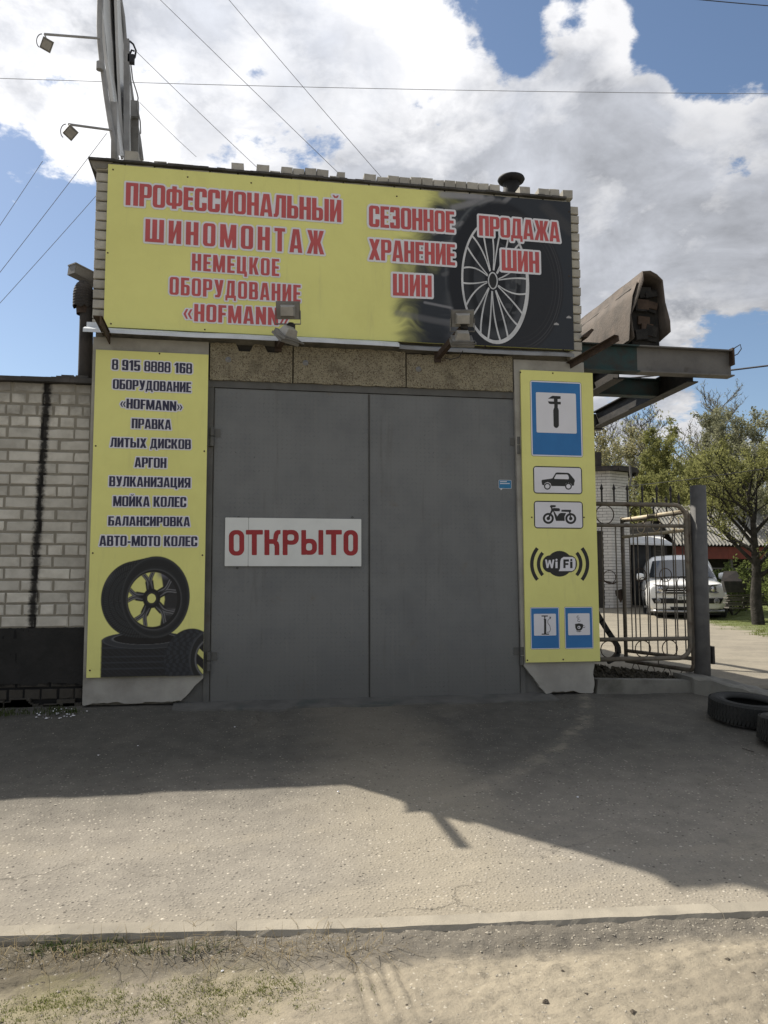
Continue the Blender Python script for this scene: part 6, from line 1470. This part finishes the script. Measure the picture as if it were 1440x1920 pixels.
tree('budding_tree', 'yellow budding tree behind the kiosk roof next to the yellow sign', 1122, 1100, 790, 40, 'leafyellow', 'barkpale', 5, 9, .08, spread=.42, r0=.10, group=GT)
tree('budding_tree', 'pale yellow tree above the right edge of the kiosk roof', 1180, 1100, 800, 42, 'leafyellow', 'barkpale', 6, 9, .08, spread=.40, r0=.10, group=GT)
tree('budding_tree', 'olive green tree right of the kiosk', 1226, 1100, 893, 34, 'leafgreen', 'bark', 7, 20, .075, spread=.50, r0=.09, start=.05, group=GT)
tree('budding_tree', 'broad yellow green tree above the middle of the yard gate', 1268, 1105, 838, 33, 'leafgreen', 'bark', 8, 20, .075, spread=.52, r0=.10, start=.05, group=GT)
tree('budding_tree', 'tallest yellow green tree straight above the gate post', 1312, 1100, 785, 35, 'leafgreen', 'bark', 9, 20, .075, spread=.46, r0=.11, start=.08, group=GT)
tree('budding_tree', 'grey green tree with upright shoots right of the gate post', 1352, 1100, 758, 37, 'leafgrey', 'barkpale', 10, 19, .075, spread=.46, r0=.11, start=.06, group=GT)
tree('budding_tree', 'silvery tree with long upright twigs at the far right', 1398, 1100, 770, 36, 'leafgrey', 'barkpale', 12, 19, .075, spread=.50, r0=.10, start=.05, group=GT)
tree('budding_tree', 'grey green tree cut by the right edge of the photo', 1440, 1100, 775, 33, 'leafgrey', 'barkpale', 13, 19, .075, spread=.50, r0=.10, start=.05, group=GT)
for px_, yt, dd_, sd_, lm, lab in ((1292, 868, 30, 41, 'leafgreen', 'low yellow green tree in front of the tallest one, left of the gate post'), (1338, 850, 31, 42, 'leafgreen', 'yellow green tree just right of the gate post top'),
                              (1376, 838, 32, 43, 'leafgrey', 'grey green tree above the ridge of the slate roof'), (1418, 820, 30, 44, 'leafgrey', 'pale twiggy tree behind the crown of the gnarled tree'), (1206, 905, 33, 45, 'leafgrey', 'dull olive tree against the right wall of the kiosk')):
    tree('budding_tree', lab, px_, 1100, yt, dd_, lm, 'barkpale', sd_, 17, .07, spread=.55, r0=.07, l1=14, l2=8, l3=4, start=.04, group=GT, stems=2)
tree('old_fruit_tree', 'gnarled dark tree by the right edge with sparse leaves over the slate roof', 1424, 1188, 880, 18.5, 'leafgreen', 'barkdark', 21, 22, .045, spread=.85, r0=.15, l1=15, l2=9, l3=6, start=.36)
SG = 'leafy shrubs in front of the slate house'
tree('leafy_shrub', 'leafy green shrub right of the pickup in front of the red brown fascia', 1366, 1130, 1052, 23.6, 'leafdark', 'bark', 31, 9, .055, spread=.5, r0=.03, l1=8, l2=6, l3=3, start=.02, group=SG, cat='shrub', stems=3)
tree('leafy_shrub', 'leafy green shrub left of the gnarled tree trunk', 1390, 1130, 1050, 22.5, 'leafdark', 'bark', 32, 9, .055, spread=.5, r0=.03, l1=8, l2=6, l3=3, start=.02, group=SG, cat='shrub', stems=3)
tree('leafy_shrub', 'bright leafy shrub right of the gnarled tree trunk at the edge of the photo', 1450, 1150, 1035, 19.5, 'leafdark', 'bark', 33, 16, .06, spread=.7, r0=.03, l1=9, l2=6, l3=3, start=.02, group=SG, cat='shrub', stems=3)
# undergrowth that closes the view at the back
rg = np.random.default_rng(5); N = 120000; xx = rg.uniform(8, 60, N); dd = rg.uniform(0, 1, N); yy = 30+dd*12+rg.normal(0, 1, N); gz = yardz(yy)
hh = (fbm(xx*.35, yy*.35, 4)*10.5+1.)*rg.random(N)**.75; c = np.stack([xx, yy, gz+hh], -1); a = rg.normal(size=(N, 3)); a /= np.linalg.norm(a, axis=1)[:, None]; b2 = np.cross(a, rg.normal(size=(N, 3))); b2 /= np.linalg.norm(b2, axis=1)[:, None]
sz = .13*(.5+rg.random((N, 1))); V = np.stack([c-a*sz*.5, c+b2*sz*.35, c+a*sz*.55, c-b2*sz*.35], 1).reshape(-1, 3)
npmesh('undergrowth', V, np.arange(N*4).reshape(N, 4), 'leafgrey', None, (30, 35, 1), kind='stuff', label='dense grey green undergrowth at the back of the yard')

# ------------------------------------------------------------------ wires across the sky
WG = 'thin wires in the sky'
def wire(label, pts, r, mat='wiregrey', grp=WG):
    P_ = [at(x, y, Y) for x, y, Y in pts]
    if len(P_) == 2: a, b = P_; s2 = np.linalg.norm(b-a)*.004; P_ = [a+(b-a)*t_-np.array([0, 0, 4*s2*t_*(1-t_)]) for t_ in np.linspace(0, 1, 9)]
    MB().tube(P_, r, 5).build('overhead_wire', mat, None, P_[0], label=label, category='wire', group=grp)
wire('long wire that crosses the whole sky just below the blue gaps', [(-60, 145, 14), (1520, 176, 14)], .0075)
wire('dark cable across the top right corner of the sky', [(1180, -14, 9), (1520, 17, 9)], .011, 'wire')
wire('wire from the top edge down to the loose bricks left of the mushroom ventilator', [(400, -35, 9), (726, 345, 9)], .006)
wire('wire from the top edge down to the middle of the parapet', [(270, -30, 8), (470, 165, 8), (634, 324, 8)], .0055)
wire('wire that leaves the cable loop of the billboard towards the parapet', [(256, 97, 2.6), (482, 314, 4)], .0035)
wire('wire from the grey billboard post down to the right', [(262, 192, 2.5), (368, 294, 5)], .0032)
wire('wire in the blue gap left of the building, uppermost of three', [(200, 250, 7), (-20, 536, 7)], .005)
wire('wire in the blue gap left of the building, ending at the brick column', [(182, 365, 5), (-20, 590, 5)], .004)
wire('short wire in front of the cloud at the far left', [(80, 302, 8), (-20, 452, 8)], .005)
wire('twin black cable that leaves the end of the grey beam to the right', [(1115, 716, 3.0), (1240, 703, 2.4), (1372, 694, 1.6), (1520, 676, .9)], .011, 'wire')
wire('thin line strung above the spear tips behind the gate post', [(1158, 914, 9), (1300, 898, 8), (1480, 872, 7)], .007, 'wire')

# ------------------------------------------------------------------ small stuff on the ground
def pebbles(name, pts, sizes, mat, label, seed=1):
    rg = np.random.default_rng(seed); N = len(pts)
    base = np.array([(1, 0, 0), (-1, 0, 0), (0, 1, 0), (0, -1, 0), (0, 0, .7), (0, 0, -.5)], float); tri = np.array([(0, 2, 4), (2, 1, 4), (1, 3, 4), (3, 0, 4), (2, 0, 5), (1, 2, 5), (3, 1, 5), (0, 3, 5)])
    th_ = rg.random(N)*6.28; V = base[None]*(1+rg.uniform(-.35, .35, (N, 6, 3))); c, s2 = np.cos(th_)[:, None], np.sin(th_)[:, None]
    V = np.stack([V[..., 0]*c-V[..., 1]*s2*.8, V[..., 0]*s2+V[..., 1]*c*.8, V[..., 2]*.7], -1)*np.array(sizes)[:, None, None]+np.array(pts)[:, None, :]
    F = (tri[None]+6*np.arange(N)[:, None, None]).reshape(-1, 3); return npmesh(name, V.reshape(-1, 3), F, mat, None, tuple(np.mean(pts, 0)), kind='stuff', label=label)
rg = np.random.default_rng(8)
N = 2600; x = rg.uniform(-2.6, 3.4, N); y = kerby(x)+rg.random(N)**1.3*3.2+.14; z = rampz(y)+(fbm(x*1.3, y*1.3)-.5)*.03+.0005
pebbles('gravel', np.stack([x, y, z], -1), .0018+.0045*rg.random(N)**3, 'stone', 'fine loose grit on the asphalt', 2)
N = 8000; x = rg.uniform(-2.4, 3.2, N); y = np.where(rg.random(N) < .45, kerby(x)-.03-.16*rg.random(N), kerby(x)-.05-1.1*rg.random(N)); z = vergez(x, y)
pebbles('gravel', np.stack([x, y, z], -1), .002+.0075*rg.random(N)**4, 'stone', 'loose stones and grit on the dirt verge', 3)
N = 60; x = rg.uniform(-2., 3., N); y = kerby(x)-.06-.9*rg.random(N); z = vergez(x, y)
pebbles('clods', np.stack([x, y, z], -1), .006+.010*rg.random(N)**2, 'clod', 'dark clods of earth on the dirt verge', 4)
def blades(name, centres, n, h, spread_, wd, mat, label, seed, lean=.6, kind='stuff'):
    rg = np.random.default_rng(seed); C_ = np.repeat(np.array(centres), n, 0); N = len(C_); p = C_+np.concatenate([rg.normal(0, spread_, (N, 2)), np.zeros((N, 1))], 1)
    az = rg.random(N)*6.28; ln = rg.random(N)*lean; hh = h*(.4+.8*rg.random(N)); d = np.stack([np.cos(az), np.sin(az), np.zeros(N)], -1); s2 = np.stack([-np.sin(az), np.cos(az), np.zeros(N)], -1)*wd/2
    up_ = np.array([0, 0, 1.]); m1 = p+up_*(hh*.55)[:, None]+d*(hh*ln*.35)[:, None]; m2 = p+up_*(hh*(1-.3*ln))[:, None]+d*(hh*ln)[:, None]
    V = np.stack([p-s2, p+s2, m1+s2*.7, m1-s2*.7, m2], 1).reshape(-1, 3); b = 5*np.arange(N)[:, None]; F = [tuple(r) for r in (b+np.array([0, 1, 2, 3])).tolist()]+[tuple(r) for r in (b+np.array([3, 2, 4])).tolist()]
    me = bpy.data.meshes.new(name); me.from_pydata((V-np.array(centres[0])).tolist(), [], F); me.materials.append(MT[mat]); me.update()
    return link(me, name, None, tuple(centres[0]), kind=kind, label=label)
def vp_(px, py):
    d = ray(px, py); t = (-.50-CAM[2])/d[2]; p = CAM+d*t; return (p[0], min(p[1], float(kerby(p[0]))-.045), -.515)
cs = [vp_(x+random.uniform(-8, 8), 1785+random.uniform(-4, 12)) for x in list(range(70, 215, 9))]+[vp_(x, 1790+random.uniform(-3, 10)) for x in range(215, 420, 16)]
blades('grass_tufts', cs, 15, .085, .02, .006, 'weed', 'dark green grass growing along the left part of the kerb', 3, 1.1)
blades('dry_grass', [vp_(x, 1800+random.uniform(-8, 30)) for x in range(10, 430, 9)], 8, .05, .035, .0025, 'straw', 'dry stalks in the dirt along the kerb', 4, 1.5)
blades('dry_stalks', [vp_(x, 1786+random.uniform(-5, 16)) for x in range(0, 720, 11)], 6, .13, .02, .003, 'straw', 'long fallen dry stalks along the kerb', 14, 3.2)
blades('dead_twigs', [vp_(x, 1792+random.uniform(-8, 30)) for x in range(0, 520, 20)], 3, .10, .02, .004, 'bark', 'small dead twigs in the dirt near the kerb', 15, 3.5)
blades('dry_grass', [vp_(965, 1766), vp_(975, 1768), vp_(768, 1778), vp_(758, 1776)], 70, .045, .016, .0022, 'straw', 'small straw coloured tufts at the foot of the kerb', 5, 1.3)
ms = []
for q in range(420):
    cx, cy, sx, sy = ((-.64, -4.02, .16, .07), (.0, -4.0, .2, .06), (-.25, -4.12, .3, .08))[q % 3]; x = random.gauss(cx, sx); y = random.gauss(cy, sy); ms.append((x, min(y, float(kerby(x))-.07), float(vergez(np.array(x), np.array(y)))))
blades('moss', ms, 13, .009, .016, .003, 'grass', 'low yellowish moss and grass patches on the dirt', 6, 1.5)
cs = [(random.uniform(-2.4, -1.25), random.uniform(-.28, .06), float(rampz(-.1))+.0) for _ in range(90)]
blades('weeds', cs, 9, .045, .03, .006, 'weed', 'dark weeds at the foot of the brick annex', 7, 1.2)
gs = []
for q in range(5200):
    y = random.uniform(3.2, 20); x = random.uniform(7.2+.30*y, 13.5+.30*y)
    e_ = (x-.30*y)-7.55-(float(fbm(x*1.6, y*1.6))-.5)*1.2
    if e_ > 0 or random.random() < .08: gs.append((x, y, float(yardz(y))-.01))
blades('grass', gs, 9, .045, .05, .010, 'grass', 'short bright grass on the right side of the yard', 8, 1.0)
# leaf litter and scraps
N = 46; x = rg.normal(-1.36, .09, N); y = rg.uniform(-.34, -.04, N); z = rampz(y)+.012
me_ = pebbles('scraps', np.stack([x, y, z], -1), .004+.012*rg.random(N)**2, 'halo', 'white scraps of plaster at the foot of the left pilaster', 9)
N = 9; x = rg.uniform(-1.9, 2.8, N); y = rg.uniform(-4.3, -.5, N); z = np.where(y < -3.6, vergez(x, y)+.004, rampz(y)+.01)
pebbles('scraps', np.stack([x, y, z], -1), .006+.006*rg.random(N), 'halo', 'pale scraps of paper on the ground', 10)
tg = [ramp_at(1392, 1406), ramp_at(1400, 1409), ramp_at(1414, 1413)]
MB().tube([p+np.array([0, 0, .012]) for p in tg], .003, 5).build('twig', 'bark', None, label='thin dark twig lying on the asphalt below the tyre', category='twig')
